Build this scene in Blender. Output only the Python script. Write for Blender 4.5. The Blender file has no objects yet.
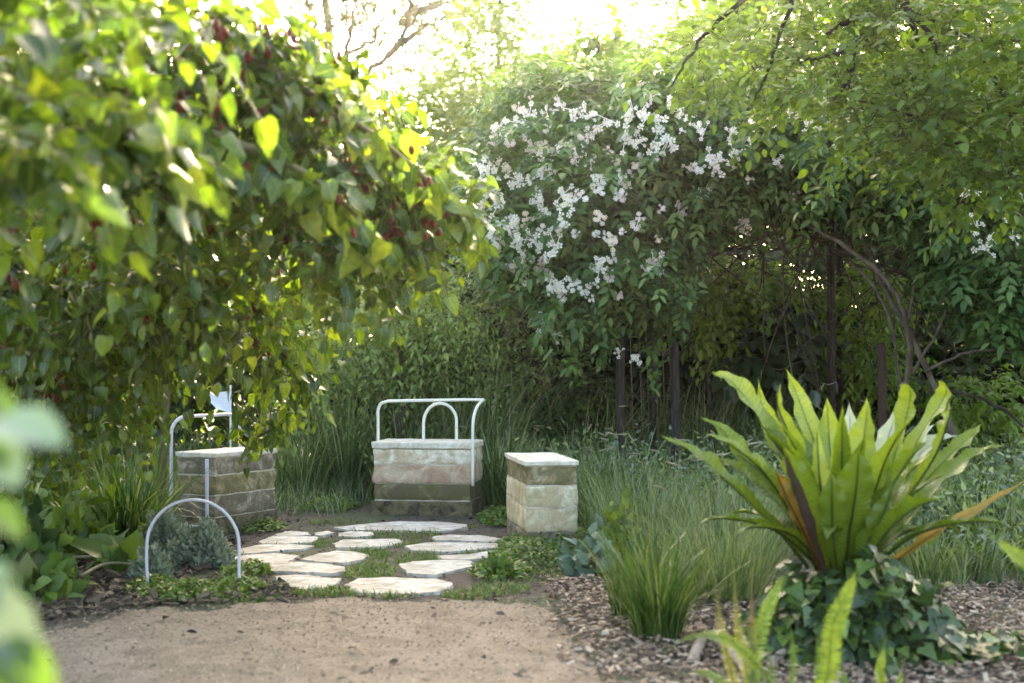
import bpy, bmesh, math, random
import numpy as np
from mathutils import Vector, Matrix

# ------------------------------------------------------------------ camera, world, sun, exposure
scene = bpy.context.scene
C = scene.collection
FPX, HZ, CAMH = 1422.0, 365.0, 1.0
cam_d = bpy.data.cameras.new("camera")
cam = bpy.data.objects.new("camera", cam_d); C.objects.link(cam)
cam.location = (0, 0, CAMH); cam.rotation_euler = (math.radians(90), 0, 0)
cam_d.sensor_width = 36; cam_d.lens = 50
cam_d.shift_y = (HZ - 341.5) / 1024
cam_d.clip_start = 0.05; cam_d.clip_end = 2000
cam_d.dof.use_dof = True; cam_d.dof.focus_distance = 8.6; cam_d.dof.aperture_fstop = 2.6
scene.camera = cam

SUN_EL, SUN_AZ = 17.0, 5.7            # low sun behind the trees, just right of straight ahead
world = bpy.data.worlds.new("World"); scene.world = world; world.use_nodes = True
wn = world.node_tree.nodes; wl = world.node_tree.links
bg = wn["Background"]
sky = wn.new("ShaderNodeTexSky"); sky.sky_type = 'NISHITA'; sky.sun_disc = False
sky.sun_elevation = math.radians(SUN_EL); sky.sun_rotation = math.radians(SUN_AZ)
sky.air_density = 0.8; sky.dust_density = 6.0; sky.ozone_density = 0.3
wl.new(sky.outputs[0], bg.inputs[0]); bg.inputs[1].default_value = 0.15

sd = bpy.data.lights.new("sun", 'SUN'); sun = bpy.data.objects.new("sun", sd); C.objects.link(sun)
sd.energy = 3.7; sd.angle = math.radians(0.6); sd.color = (1.0, 0.90, 0.72)
az, el = math.radians(SUN_AZ), math.radians(SUN_EL)
to_sun = Vector((math.sin(az)*math.cos(el), math.cos(az)*math.cos(el), math.sin(el)))
sun.rotation_euler = to_sun.to_track_quat('Z', 'Y').to_euler()
sun.location = to_sun * 60

vs = scene.view_settings
vs.view_transform = 'Standard'; vs.look = 'None'; vs.gamma = 1.0; vs.use_curve_mapping = False
vs.exposure = 3.45
vs.use_white_balance = True; vs.white_balance_temperature = 7000; vs.white_balance_tint = 6
scene.cycles.max_bounces = 7; scene.cycles.diffuse_bounces = 4; scene.cycles.transmission_bounces = 4
scene.cycles.glossy_bounces = 2; scene.cycles.use_denoising = True
scene.cycles.sample_clamp_indirect = 6.0

rng = np.random.default_rng(11)
def P(px, py, d): return np.array([(px-512)/FPX*d, d, CAMH + (HZ-py)/FPX*d])
def G(px, py, z=0.0):
    d = FPX*(CAMH-z)/(py-HZ); return np.array([(px-512)/FPX*d, d, z])

# ------------------------------------------------------------------ object helpers
def link(o, parent=None):
    C.objects.link(o)
    if parent is not None: o.parent = parent
    return o
def tag(o, label=None, cat=None, group=None, kind=None):
    if label: o['label'] = label
    if cat: o['category'] = cat
    if group: o['group'] = group
    if kind: o['kind'] = kind
    return o
def empty(name, loc=(0, 0, 0), rz=0.0):
    o = bpy.data.objects.new(name, None); o.empty_display_size = 0.1
    o.location = tuple(float(v) for v in loc); o.rotation_euler = (0, 0, rz); return link(o)
def loc_of(parent):
    return np.array(parent.location) if parent is not None else np.zeros(3)

class Geo:
    """collects vertices, faces and a per-vertex vector attribute (across, along, random)"""
    def __init__(s): s.v, s.f4, s.f3, s.a, s.n = [], [], [], [], 0
    def add(s, v, f4=None, f3=None, a=None):
        v = np.asarray(v, float).reshape(-1, 3)
        s.v.append(v)
        if f4 is not None and len(f4): s.f4.append(np.asarray(f4, int).reshape(-1, 4)+s.n)
        if f3 is not None and len(f3): s.f3.append(np.asarray(f3, int).reshape(-1, 3)+s.n)
        s.a.append(np.zeros_like(v) if a is None else np.asarray(a, float).reshape(-1, 3))
        s.n += len(v)
    def obj(s, name, mat, parent=None, smooth=True, origin=None):
        v = np.concatenate(s.v); a = np.concatenate(s.a)
        off = loc_of(parent) if parent is not None else (np.zeros(3) if origin is None else np.asarray(origin, float))
        v = v - off
        f4 = np.concatenate(s.f4) if s.f4 else np.zeros((0, 4), int)
        f3 = np.concatenate(s.f3) if s.f3 else np.zeros((0, 3), int)
        me = bpy.data.meshes.new(name)
        me.vertices.add(len(v)); me.vertices.foreach_set("co", v.astype(np.float32).ravel())
        loops = np.concatenate([f4.ravel(), f3.ravel()]).astype(np.int32)
        me.loops.add(len(loops)); me.loops.foreach_set("vertex_index", loops)
        tot = np.concatenate([np.full(len(f4), 4), np.full(len(f3), 3)]).astype(np.int32)
        st = np.concatenate([[0], np.cumsum(tot)[:-1]]).astype(np.int32)
        me.polygons.add(len(tot)); me.polygons.foreach_set("loop_start", st)
        try: me.polygons.foreach_set("loop_total", tot)
        except Exception: pass
        me.update(calc_edges=True)
        me.polygons.foreach_set("use_smooth", np.full(len(tot), smooth))
        at = me.attributes.new("luv", 'FLOAT_VECTOR', 'POINT')
        at.data.foreach_set("vector", a.astype(np.float32).ravel())
        me.materials.append(mat)
        o = bpy.data.objects.new(name, me)
        if parent is None: o.location = tuple(float(q) for q in off)
        return link(o, parent)

def norm(v): return v/np.maximum(np.linalg.norm(v, axis=-1, keepdims=True), 1e-9)

# leaf templates: rows (t_side, half width, t_mid)
def template(rows, fold=0.25, curl=0.18, wave=0.0):
    vs_, uv = [], []
    idx = []
    for i, (ts, w, tm) in enumerate(rows):
        if w <= 0.0:
            idx.append((len(vs_),)); vs_.append((0, tm, -curl*tm*tm)); uv.append((0, tm))
        else:
            b = len(vs_); idx.append((b, b+1, b+2))
            zz = wave*(1 if i % 2 else -1)
            vs_ += [(-w, ts, w*fold-curl*ts*ts+zz), (0, tm, -curl*tm*tm), (w, ts, w*fold-curl*ts*ts+zz)]
            uv += [(-1, ts), (0, tm), (1, ts)]
    f4, f3 = [], []
    for a, b in zip(idx[:-1], idx[1:]):
        if len(a) == 3 and len(b) == 3: f4 += [(a[0], a[1], b[1], b[0]), (a[1], a[2], b[2], b[1])]
        elif len(a) == 3: f3 += [(a[0], a[1], b[0]), (a[1], a[2], b[0])]
        elif len(b) == 3: f3 += [(a[0], b[1], b[0]), (a[0], b[2], b[1])]
    return np.array(vs_, float), np.array(uv, float), np.array(f4, int).reshape(-1, 4), np.array(f3, int).reshape(-1, 3)
HEART = template([(-.06, .26, 0.0), (.10, .36, .10), (.36, .36, .36), (.62, .25, .62), (.84, .11, .84), (1, 0, 1)], .28, .22, .012)
OVAL = template([(0, 0, 0), (.22, .26, .22), (.5, .32, .5), (.78, .2, .78), (1, 0, 1)], .25, .2)
LANCE = template([(0, 0, 0), (.3, .2, .3), (.62, .18, .62), (1, 0, 1)], .3, .25)
RHOMB = (np.array([(0, 0, 0), (-.3, .45, .07), (0, 1, -.08), (.3, .45, .07)], float),
         np.array([(0, 0), (-1, .45), (0, 1), (1, .45)], float), np.zeros((0, 4), int), np.array([(0, 2, 1), (0, 3, 2)]))
IVY = template([(-.12, .22, 0.0), (.02, .48, .05), (.25, .42, .25), (.42, .3, .42), (.72, .17, .72), (1, 0, 1)], .12, .1)

def leaves(geo, pos, axis, nrm, size, tpl, rnd=None):
    tv, tuv, f4, f3 = tpl
    n = len(pos)
    if n == 0: return
    axis = norm(axis); nrm = norm(nrm - (nrm*axis).sum(1, keepdims=True)*axis); side = np.cross(axis, nrm)
    size = np.broadcast_to(np.asarray(size, float), (n,))[:, None, None]
    V = pos[:, None, :] + size*(tv[None, :, 0:1]*side[:, None, :] + tv[None, :, 1:2]*axis[:, None, :] + tv[None, :, 2:3]*nrm[:, None, :])
    if rnd is None: rnd = rng.random(n)
    A = np.zeros((n, len(tv), 3)); A[:, :, 0] = tuv[None, :, 0]; A[:, :, 1] = tuv[None, :, 1]; A[:, :, 2] = rnd[:, None]
    offs = (np.arange(n)*len(tv))[:, None, None]
    geo.add(V, (f4[None]+offs) if len(f4) else None, (f3[None]+offs) if len(f3) else None, A)

def tube(geo, pts, rad, sides=8, rnd=0.5, cap=True):
    pts = np.asarray(pts, float); n = len(pts)
    rad = np.broadcast_to(np.asarray(rad, float), (n,))
    tan = np.gradient(pts, axis=0); tan = norm(tan)
    ref = np.array([0, 0, 1.0]) if abs(tan[0][2]) < .9 else np.array([1.0, 0, 0])
    a = norm(np.cross(tan[0], ref)); fr = []
    for i in range(n):
        a = a - np.dot(a, tan[i])*tan[i]; a = a/max(np.linalg.norm(a), 1e-9)
        fr.append((a, np.cross(tan[i], a)))
    th = np.linspace(0, 2*math.pi, sides, endpoint=False)
    V = np.array([pts[i] + rad[i]*(np.cos(th)[:, None]*fr[i][0] + np.sin(th)[:, None]*fr[i][1]) for i in range(n)])
    i, j = np.meshgrid(np.arange(n-1), np.arange(sides), indexing='ij')
    f = np.stack([i*sides+j, i*sides+(j+1) % sides, (i+1)*sides+(j+1) % sides, (i+1)*sides+j], -1).reshape(-1, 4)
    A = np.zeros((n, sides, 3)); A[:, :, 1] = np.linspace(0, 1, n)[:, None]; A[:, :, 2] = rnd
    V = V.reshape(-1, 3); A = A.reshape(-1, 3); f3 = []
    if cap:
        m = len(V); V = np.vstack([V, pts[0], pts[-1]]); A = np.vstack([A, A[0], A[-1]])
        f3 = [(m, (k+1) % sides, k) for k in range(sides)] + [(m+1, (n-1)*sides+k, (n-1)*sides+(k+1) % sides) for k in range(sides)]
    geo.add(V, f, f3, A)

def spline(pts, n=24):
    pts = np.asarray(pts, float); m = len(pts)
    if m == 2: return pts[0] + (pts[1]-pts[0])*np.linspace(0, 1, n)[:, None]
    ex = np.vstack([2*pts[0]-pts[1], pts, 2*pts[-1]-pts[-2]])
    out = []
    for t in np.linspace(0, m-1-1e-6, n):
        i = int(t); u = t-i; p0, p1, p2, p3 = ex[i], ex[i+1], ex[i+2], ex[i+3]
        out.append(.5*((2*p1)+(-p0+p2)*u+(2*p0-5*p1+4*p2-p3)*u*u+(-p0+3*p1-3*p2+p3)*u**3))
    return np.array(out)

def thin_tubes(geo, Pts, r):
    """many 3-sided twigs at once; Pts (n, k, 3), r (n,) tapering"""
    n, k, _ = Pts.shape
    tan = norm(np.gradient(Pts, axis=1)); ref = np.array([0.3, 0.2, 1.0])
    a = norm(np.cross(tan, ref)); b = np.cross(tan, a)
    th = np.array([0, 2.094, 4.188]); tap = np.linspace(1, .35, k)[None, :, None, None]
    V = Pts[:, :, None, :] + np.asarray(r)[:, None, None, None]*tap*(np.cos(th)[None, None, :, None]*a[:, :, None, :]+np.sin(th)[None, None, :, None]*b[:, :, None, :])
    i, j = np.meshgrid(np.arange(k-1), np.arange(3), indexing='ij')
    f = np.stack([i*3+j, i*3+(j+1) % 3, (i+1)*3+(j+1) % 3, (i+1)*3+j], -1).reshape(-1, 4)
    F = f[None]+(np.arange(n)*k*3)[:, None, None]
    A = np.zeros((n, k, 3, 3)); A[..., 2] = rng.random(n)[:, None, None]
    geo.add(V, F, None, A)

# clumps: list of (px, py, depth, rx_px, ry_px, rdepth_m)
def clumps(lst):
    c = np.array([P(a, b, d) for a, b, d, *_ in lst])
    r = np.array([[rx/FPX*d, rd, ry/FPX*d] for a, b, d, rx, ry, rd in lst])
    return c, r
def surf(px, py, cl):
    c, r = cl; dirv = P(px, py, 1.0)-np.array([0, 0, CAMH]); o = np.array([0, 0, CAMH])
    oc = (o-c)/r; dd = dirv/r
    A = (dd*dd).sum(1); B = 2*(oc*dd).sum(1); Cc = (oc*oc).sum(1)-1
    D = B*B-4*A*Cc; ok = D > 0
    if not ok.any(): return None
    t = ((-B-np.sqrt(np.maximum(D, 0)))/(2*A))[ok].min()
    return o+dirv*t
def sphere_dirs(n, front=0.0, up=0.0):
    u = norm(rng.normal(size=(n, 3)));  u[:, 1] -= front*rng.random(n); u[:, 2] += up*rng.random(n)
    return norm(u)
def sprays(cl, n, tw_len, k, size, tpl, geo, wood=None, droop=.6, hang=.5, rho=(.5, 1.0), front=.6, up=0., spread=.8,
           wood_frac=.5, wood_r=.003, weights=None, outward=.3, zmin=0.05, noise=.25, jit=.22, njit=.35):
    c, r = cl
    w = (r[:, 0]*r[:, 2])*1.0 if weights is None else np.asarray(weights, float)
    ci = rng.choice(len(c), n, p=w/w.sum())
    u = sphere_dirs(n, front, up)
    # lumpy radius so that the outline is uneven
    lump = 1+noise*np.sin(u[:, 0]*7+ci*1.7)*np.cos(u[:, 2]*6+ci*2.3)+noise*.6*np.sin(u[:, 2]*15+u[:, 0]*11+ci)
    q = rng.uniform(rho[0]**3, rho[1]**3, n)**(1/3)
    S = c[ci]+u*r[ci]*(q*lump)[:, None]
    D = norm(u*.7+rng.normal(size=(n, 3))*.5+np.array([0, 0, .15]))
    L = tw_len*rng.uniform(.6, 1.3, n)
    tt = np.linspace(0.1, 1, k)
    pos = S[:, None, :]+D[:, None, :]*(L[:, None]*tt)[:, :, None]
    pos[:, :, 2] -= droop*L[:, None]*tt[None]**2
    tan = D[:, None, :]*np.ones((1, k, 1)); tan = tan.copy(); tan[:, :, 2] -= 2*droop*tt[None]; tan = norm(tan)
    sidev = norm(np.cross(tan, np.array([0, 0, 1.0])+.01))
    sg = np.where(np.arange(k) % 2 == 0, 1.0, -1.0)[None, :, None]
    ax = tan*.5+sidev*sg*spread+np.array([0, 0, -hang])+rng.normal(size=(n, k, 3))*jit
    ax[:, -1] = tan[:, -1]+np.array([0, 0, -hang])
    nr = np.array([0, 0, 1.0])+u[:, None, :]*outward+rng.normal(size=(n, k, 3))*njit+np.array([0, -.25, 0])
    pos = pos.reshape(-1, 3); ax = ax.reshape(-1, 3); nr = nr.reshape(-1, 3)
    rn = np.clip(np.repeat(rng.random(n), k)*.55+rng.random(n*k)*.45, 0, 1)
    sz = size*rng.uniform(.45, 1.25, n*k)
    ok = pos[:, 2] > (zmin(pos) if callable(zmin) else zmin)
    leaves(geo, pos[ok], ax[ok], nr[ok], sz[ok], tpl, rn[ok])
    if wood is not None and wood_frac > 0:
        m = int(n*wood_frac); t5 = np.linspace(-.15, 1, 4)
        pt = S[:m, None, :]+D[:m, None, :]*(L[:m, None]*t5)[:, :, None]
        pt[:, :, 2] -= droop*L[:m, None]*t5[None]**2
        thin_tubes(wood, pt, np.full(m, wood_r))
    return S, u

def shoots_cloud(cl, n, L0, k, ll, geo, wood, rho=(.6, 1.05), front=.7, up=.25, droop=.45, m=5, zmin=1.0, weights=None, noise=.4, rach=1.5):
    """arching shoots that carry compound leaves of m leaflets each"""
    c, r = cl; w = r[:, 0]*r[:, 2] if weights is None else np.asarray(weights, float)
    ci = rng.choice(len(c), n, p=w/w.sum()); u = sphere_dirs(n, front, up)
    lump = 1+noise*np.sin(u[:, 0]*6+ci*1.7)*np.cos(u[:, 2]*6+ci*2.3)+noise*.5*np.sin(u[:, 2]*14+u[:, 0]*12+ci)
    S = c[ci]+u*r[ci]*(rng.uniform(rho[0], rho[1], n)*lump)[:, None]
    D = norm(u*.8+rng.normal(size=(n, 3))*.45+np.array([0, -.15, .2])); L = L0*rng.uniform(.5, 1.3, n); tt = np.linspace(0, 1, k)
    pos = S[:, None, :]+D[:, None, :]*(L[:, None]*tt)[:, :, None]; pos[:, :, 2] -= droop*L[:, None]*tt[None]**2
    tan = np.repeat(D[:, None, :], k, 1); tan[:, :, 2] -= 2*droop*tt[None]; tan = norm(tan)
    sv = norm(np.cross(tan, np.array([0.02, .01, 1.0]))); sg = np.where(np.arange(k) % 2 == 0, 1., -1.)[None, :, None]
    ra = norm(tan*.55+sv*sg*.8+rng.normal(size=(n, k, 3))*.25+np.array([0, 0, -.1])); ra[:, -1] = tan[:, -1]
    nr = norm(np.array([0, 0, 1.])+rng.normal(size=(n, k, 3))*.28+np.array([0, -.2, 0]))
    R0 = pos.reshape(-1, 3); ra = ra.reshape(-1, 3); nr = nr.reshape(-1, 3); N = len(R0)
    nr = norm(nr-(nr*ra).sum(1, keepdims=True)*ra); si = np.cross(ra, nr); sz = ll*rng.uniform(.65, 1.2, N)
    base = np.repeat(rng.random(n), k); P_, A_, N_, S_, Q_ = [], [], [], [], []
    spec = [(.35, 1), (.35, -1), (.75, 1), (.75, -1), (1.05, 0)][5-m if m < 5 else 0:]
    for (t, sd_) in spec:
        q = R0+ra*(sz*rach*t)[:, None]; q[:, 2] -= sz*.3*t*t
        P_.append(q); A_.append(ra*(.45 if sd_ else 1)+si*sd_*.85+np.array([0, 0, -.12])+rng.normal(size=(N, 3))*.2)
        N_.append(nr+rng.normal(size=(N, 3))*.2); S_.append(sz*(1 if sd_ else 1.2)); Q_.append(np.clip(base*.6+rng.random(N)*.4, 0, 1))
    P_, A_, N_, S_, Q_ = map(np.concatenate, (P_, A_, N_, S_, Q_)); ok = P_[:, 2] > (zmin(P_) if callable(zmin) else zmin)
    leaves(geo, P_[ok], A_[ok], N_[ok], S_[ok], LANCE, Q_[ok])
    if wood is not None: thin_tubes(wood, pos[:, ::max(1, k//4)], np.full(n, .0028))

# ------------------------------------------------------------------ materials
def new_mat(name):
    m = bpy.data.materials.new(name); m.use_nodes = True
    nt = m.node_tree; nt.nodes.clear(); out = nt.nodes.new("ShaderNodeOutputMaterial")
    return m, nt, out
def ramp(nt, cols, fac=None, pos=None):
    r = nt.nodes.new("ShaderNodeValToRGB"); e = r.color_ramp.elements
    n = len(cols); pos = pos or [i/(n-1) for i in range(n)]
    while len(e) < n: e.new(0.5)
    for i in range(n): e[i].position = pos[i]; e[i].color = (*cols[i], 1)
    if fac is not None: nt.links.new(fac, r.inputs[0])
    return r
def math_n(nt, op, a, b=None, clamp=False):
    m = nt.nodes.new("ShaderNodeMath"); m.operation = op; m.use_clamp = clamp
    for i, v in enumerate((a, b)):
        if v is None: continue
        if isinstance(v, (int, float)): m.inputs[i].default_value = v
        else: nt.links.new(v, m.inputs[i])
    return m.outputs[0]
def mixc(nt, fac, a, b, mode='MIX'):
    m = nt.nodes.new("ShaderNodeMix"); m.data_type = 'RGBA'; m.blend_type = mode
    for i, v in ((0, fac), (6, a), (7, b)):
        if isinstance(v, (int, float)): m.inputs[i].default_value = v
        elif isinstance(v, tuple): m.inputs[i].default_value = (*v, 1)
        else: nt.links.new(v, m.inputs[i])
    return m.outputs[2]
def noise(nt, scale, detail=4, rough=.55, coord=None, dist=0.0):
    n = nt.nodes.new("ShaderNodeTexNoise"); n.inputs["Scale"].default_value = scale
    n.inputs["Detail"].default_value = detail; n.inputs["Roughness"].default_value = rough
    n.inputs["Distortion"].default_value = dist
    if coord is None:
        tc = nt.nodes.new("ShaderNodeTexCoord"); coord = tc.outputs["Object"]
    nt.links.new(coord, n.inputs["Vector"]); return n.outputs["Fac"]

def leaf_mat(name, cols, trans=.4, tcol=(1.35, 1.5, .45), rough=.45, vein=0.0, veincol=(.3, .4, .12), spec=.4, pos=None, midrib=None, ribs=0, spots=False):
    m, nt, out = new_mat(name)
    at = nt.nodes.new("ShaderNodeAttribute"); at.attribute_name = "luv"
    sp = nt.nodes.new("ShaderNodeSeparateXYZ"); nt.links.new(at.outputs["Vector"], sp.inputs[0])
    col = ramp(nt, cols, sp.outputs[2], pos).outputs[0]
    if vein > 0:
        nz = noise(nt, 60, 4, .6); col = mixc(nt, 1.0, col, ramp(nt, [(.72, .70, .6), (1.12, 1.12, 1.1)], nz, [.35, .62]).outputs[0], 'MULTIPLY')
        au = math_n(nt, 'ABSOLUTE', sp.outputs[0])
        mid = math_n(nt, 'LESS_THAN', au, .07)
        s = math_n(nt, 'SUBTRACT', math_n(nt, 'MULTIPLY', sp.outputs[1], 1.0), math_n(nt, 'MULTIPLY', au, .22))
        s = math_n(nt, 'FRACT', math_n(nt, 'MULTIPLY', s, 6.0))
        st = math_n(nt, 'LESS_THAN', s, .12)
        f = math_n(nt, 'MULTIPLY', math_n(nt, 'MAXIMUM', mid, math_n(nt, 'MULTIPLY', st, .6)), vein)
        col = mixc(nt, f, col, veincol)
    if midrib:
        au = math_n(nt, 'ABSOLUTE', sp.outputs[0]); f = math_n(nt, 'LESS_THAN', au, .038)
        col = mixc(nt, f, col, midrib)
    pb = nt.nodes.new("ShaderNodeBsdfPrincipled"); nt.links.new(col, pb.inputs["Base Color"])
    pb.inputs["Roughness"].default_value = rough; pb.inputs["Specular IOR Level"].default_value = spec
    tr = nt.nodes.new("ShaderNodeBsdfTranslucent")
    nt.links.new(mixc(nt, 1.0, col, tcol, 'MULTIPLY'), tr.inputs[0])
    mx = nt.nodes.new("ShaderNodeMixShader"); mx.inputs[0].default_value = trans
    nt.links.new(pb.outputs[0], mx.inputs[1]); nt.links.new(tr.outputs[0], mx.inputs[2])
    if spots:
        f = ramp(nt, [(0, 0, 0), (1, 1, 1)], noise(nt, 22, 6, .7), [.62, .70]).outputs[0]
        f2 = math_n(nt, 'MULTIPLY', f, math_n(nt, 'POWER', math_n(nt, 'ABSOLUTE', sp.outputs[0]), 1.5)); col = mixc(nt, math_n(nt, 'MULTIPLY', f2, .8), col, (.13, .085, .03))
    if ribs:
        au = math_n(nt, 'ABSOLUTE', sp.outputs[0])
        wv = math_n(nt, 'SINE', math_n(nt, 'SUBTRACT', math_n(nt, 'MULTIPLY', sp.outputs[1], ribs), math_n(nt, 'MULTIPLY', au, 4.0)))
        b = nt.nodes.new("ShaderNodeBump"); b.inputs["Strength"].default_value = .22; b.inputs["Distance"].default_value = .003
        nt.links.new(wv, b.inputs["Height"]); nt.links.new(b.outputs[0], pb.inputs["Normal"]); nt.links.new(b.outputs[0], tr.inputs["Normal"])
        c2 = mixc(nt, math_n(nt, 'MULTIPLY', math_n(nt, 'MAXIMUM', wv, 0.0), .10), col, (.35, .42, .10)); nt.links.new(c2, pb.inputs["Base Color"])
        nt.links.new(mixc(nt, 1.0, c2, tcol, 'MULTIPLY'), tr.inputs[0])
    nt.links.new(mx.outputs[0], out.inputs[0]); return m
def simple_mat(name, cols, scale=8, rough=.8, bump=.3, bscale=40, spec=.3, metal=0, stretch=None):
    m, nt, out = new_mat(name)
    tc = nt.nodes.new("ShaderNodeTexCoord"); co = tc.outputs["Object"]
    if stretch:
        mp = nt.nodes.new("ShaderNodeMapping"); mp.inputs["Scale"].default_value = stretch; nt.links.new(co, mp.inputs[0]); co = mp.outputs[0]
    col = ramp(nt, cols, noise(nt, scale, 6, .6, co), [.3+.4*i/(len(cols)-1) for i in range(len(cols))]).outputs[0]
    pb = nt.nodes.new("ShaderNodeBsdfPrincipled"); nt.links.new(col, pb.inputs["Base Color"])
    pb.inputs["Roughness"].default_value = rough; pb.inputs["Specular IOR Level"].default_value = spec; pb.inputs["Metallic"].default_value = metal
    if bump:
        b = nt.nodes.new("ShaderNodeBump"); b.inputs["Strength"].default_value = bump; b.inputs["Distance"].default_value = .01
        nt.links.new(noise(nt, bscale, 5, .6, co), b.inputs["Height"]); nt.links.new(b.outputs[0], pb.inputs["Normal"])
    nt.links.new(pb.outputs[0], out.inputs[0]); return m

M = {}
M['mulberry'] = leaf_mat('mulberry_leaf', [(.012, .028, .006), (.035, .075, .012), (.085, .145, .02), (.19, .24, .03)], .45, (2.0, 1.9, .5), .30, .7, (.18, .24, .06), .6)
M['rose'] = leaf_mat('rose_leaf', [(.022, .052, .014), (.055, .11, .028), (.10, .175, .05), (.18, .27, .09)], .3, (1.5, 1.6, .5), .5, 0, spec=.35)
M['maple'] = leaf_mat('overhang_leaf', [(.04, .07, .012), (.07, .12, .02), (.11, .17, .03)], .45, (1.8, 1.9, .45), .5)
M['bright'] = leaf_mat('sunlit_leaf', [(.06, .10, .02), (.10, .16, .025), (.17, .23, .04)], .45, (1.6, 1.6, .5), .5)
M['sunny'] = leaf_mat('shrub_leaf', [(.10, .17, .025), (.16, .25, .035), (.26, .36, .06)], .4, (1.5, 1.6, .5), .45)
M['hedgeshade'] = leaf_mat('hedge_leaf_painted_shade', [(.006, .011, .004), (.012, .022, .006), (.025, .042, .010)], .15, (1.3, 1.5, .5), .5)  # near-black leaves: the shade of the hollow is put into the colour
M['airy'] = leaf_mat('airy_leaf', [(.13, .19, .06), (.21, .28, .09), (.34, .40, .17)], .4, (1.4, 1.5, .55), .6)
M['pale'] = leaf_mat('pale_leaf', [(.08, .12, .04), (.12, .17, .05), (.18, .23, .07)], .45, (1.4, 1.5, .6), .55)
M['gum'] = leaf_mat('gum_leaf', [(.06, .07, .035), (.10, .11, .05), (.14, .14, .07)], .3, (1.2, 1.2, .6), .5)
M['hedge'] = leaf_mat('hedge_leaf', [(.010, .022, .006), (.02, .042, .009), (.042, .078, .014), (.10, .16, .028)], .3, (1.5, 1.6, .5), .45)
M['glossy'] = leaf_mat('glossy_leaf', [(.015, .03, .014), (.03, .055, .022), (.05, .08, .03)], .12, (1.2, 1.4, .5), .28, .3, (.1, .14, .07), .6)
M['ivy'] = leaf_mat('ivy_leaf', [(.024, .042, .014), (.045, .08, .022), (.09, .145, .032), (.17, .24, .05)], .2, (1.3, 1.5, .5), .38, .35, (.10, .15, .06), .5, [0, .5, .8, 1])
M['fine'] = leaf_mat('fine_leaf', [(.10, .15, .05), (.18, .24, .08), (.32, .37, .17)], .3, (1.4, 1.5, .6), .5)
M['weed'] = leaf_mat('weed_leaf', [(.05, .09, .018), (.09, .15, .025), (.14, .21, .035)], .3, (1.4, 1.5, .5), .5)
M['grass'] = leaf_mat('grass_blade', [(.05, .085, .028), (.095, .145, .055), (.17, .23, .10), (.33, .35, .22)], .3, (1.4, 1.5, .6), .45)
M['reed'] = leaf_mat('reed_blade', [(.02, .05, .012), (.045, .09, .018), (.08, .14, .028), (.26, .26, .10)], .3, (1.4, 1.6, .5), .4)
M['silver'] = leaf_mat('silver_leaf', [(.10, .14, .09), (.18, .22, .15), (.27, .30, .22)], .2, (1.1, 1.1, .8), .7)
M['blueleaf'] = leaf_mat('blue_leaf', [(.08, .13, .08), (.14, .2, .14), (.2, .26, .2)], .2, (1.1, 1.2, .7), .4)
M['straw'] = leaf_mat('straw', [(.16, .16, .09), (.26, .24, .15), (.36, .33, .23)], .25, (1.1, 1.0, .7), .6)
M['frond'] = leaf_mat('nest_fern_frond', [(.065, .105, .010), (.13, .185, .018), (.26, .31, .06)], .38, (1.3, 1.4, .4), .33, 0, midrib=(.045, .07, .016), spec=.45, ribs=230., spots=True)
M['frondglare'] = leaf_mat('nest_fern_painted_glare', [(.33, .38, .22), (.5, .52, .38), (.6, .6, .5)], .35, (1, 1.05, .7), .35, 0, midrib=(.2, .2, .12), spec=.5, ribs=200.)  # pale glare on the back fronds, painted into their colour
M['frondorange'] = leaf_mat('dying_frond', [(.26, .15, .02), (.34, .23, .04), (.14, .09, .02)], .35, (1.2, .95, .4), .5, 0, midrib=(.12, .05, .01), ribs=150.)
M['frondbrown'] = leaf_mat('dead_frond', [(.035, .016, .012), (.06, .03, .018), (.12, .06, .02)], .2, (1.2, .8, .4), .6)
M['sword'] = leaf_mat('sword_fern', [(.09, .15, .03), (.15, .22, .045), (.22, .29, .07)], .35, (1.3, 1.35, .5), .5)
M['swordyellow'] = leaf_mat('sword_fern_yellow', [(.22, .22, .05), (.28, .29, .08), (.22, .16, .06)], .4, (1.2, 1.1, .5), .5)
M['bark'] = simple_mat('bark', [(.035, .028, .022), (.09, .072, .055), (.15, .125, .10)], 14, .9, .8, 45, stretch=(1, 1, .25))
M['vinebark'] = simple_mat('vine_bark', [(.09, .07, .055), (.16, .13, .105), (.24, .2, .165)], 18, .9, .8, 60, stretch=(1, 1, .3))
M['twig'] = simple_mat('twig', [(.05, .04, .03), (.11, .085, .06)], 10, .8, 0)
M['darktwig'] = simple_mat('dark_twig', [(.025, .02, .016), (.05, .04, .03)], 10, .9, 0)
M['greentwig'] = simple_mat('green_twig', [(.10, .09, .04), (.16, .13, .06)], 10, .7, 0)
M['gumbark'] = simple_mat('gum_bark', [(.12, .095, .08), (.22, .18, .15)], 5, .8, .3, 30)
M['post'] = simple_mat('post_timber', [(.028, .022, .02), (.06, .05, .045), (.10, .085, .08)], 20, .9, .6, 60, stretch=(3, 3, .3))
M['redpost'] = simple_mat('red_post_timber', [(.06, .035, .028), (.11, .07, .055)], 20, .9, .6, 60, stretch=(3, 3, .3))
M['wire'] = simple_mat('old_wire', [(.14, .12, .10), (.24, .2, .17)], 20, .6, 0, metal=.3)
M['log'] = simple_mat('pale_log', [(.18, .13, .10), (.32, .25, .19), (.42, .34, .27)], 14, .85, .6, 40, stretch=(.4, 2, 2))
M['berry'] = simple_mat('berry', [(.06, .010, .006), (.20, .018, .010), (.34, .05, .02)], 25, .35, .5, 300, .5)
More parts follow.
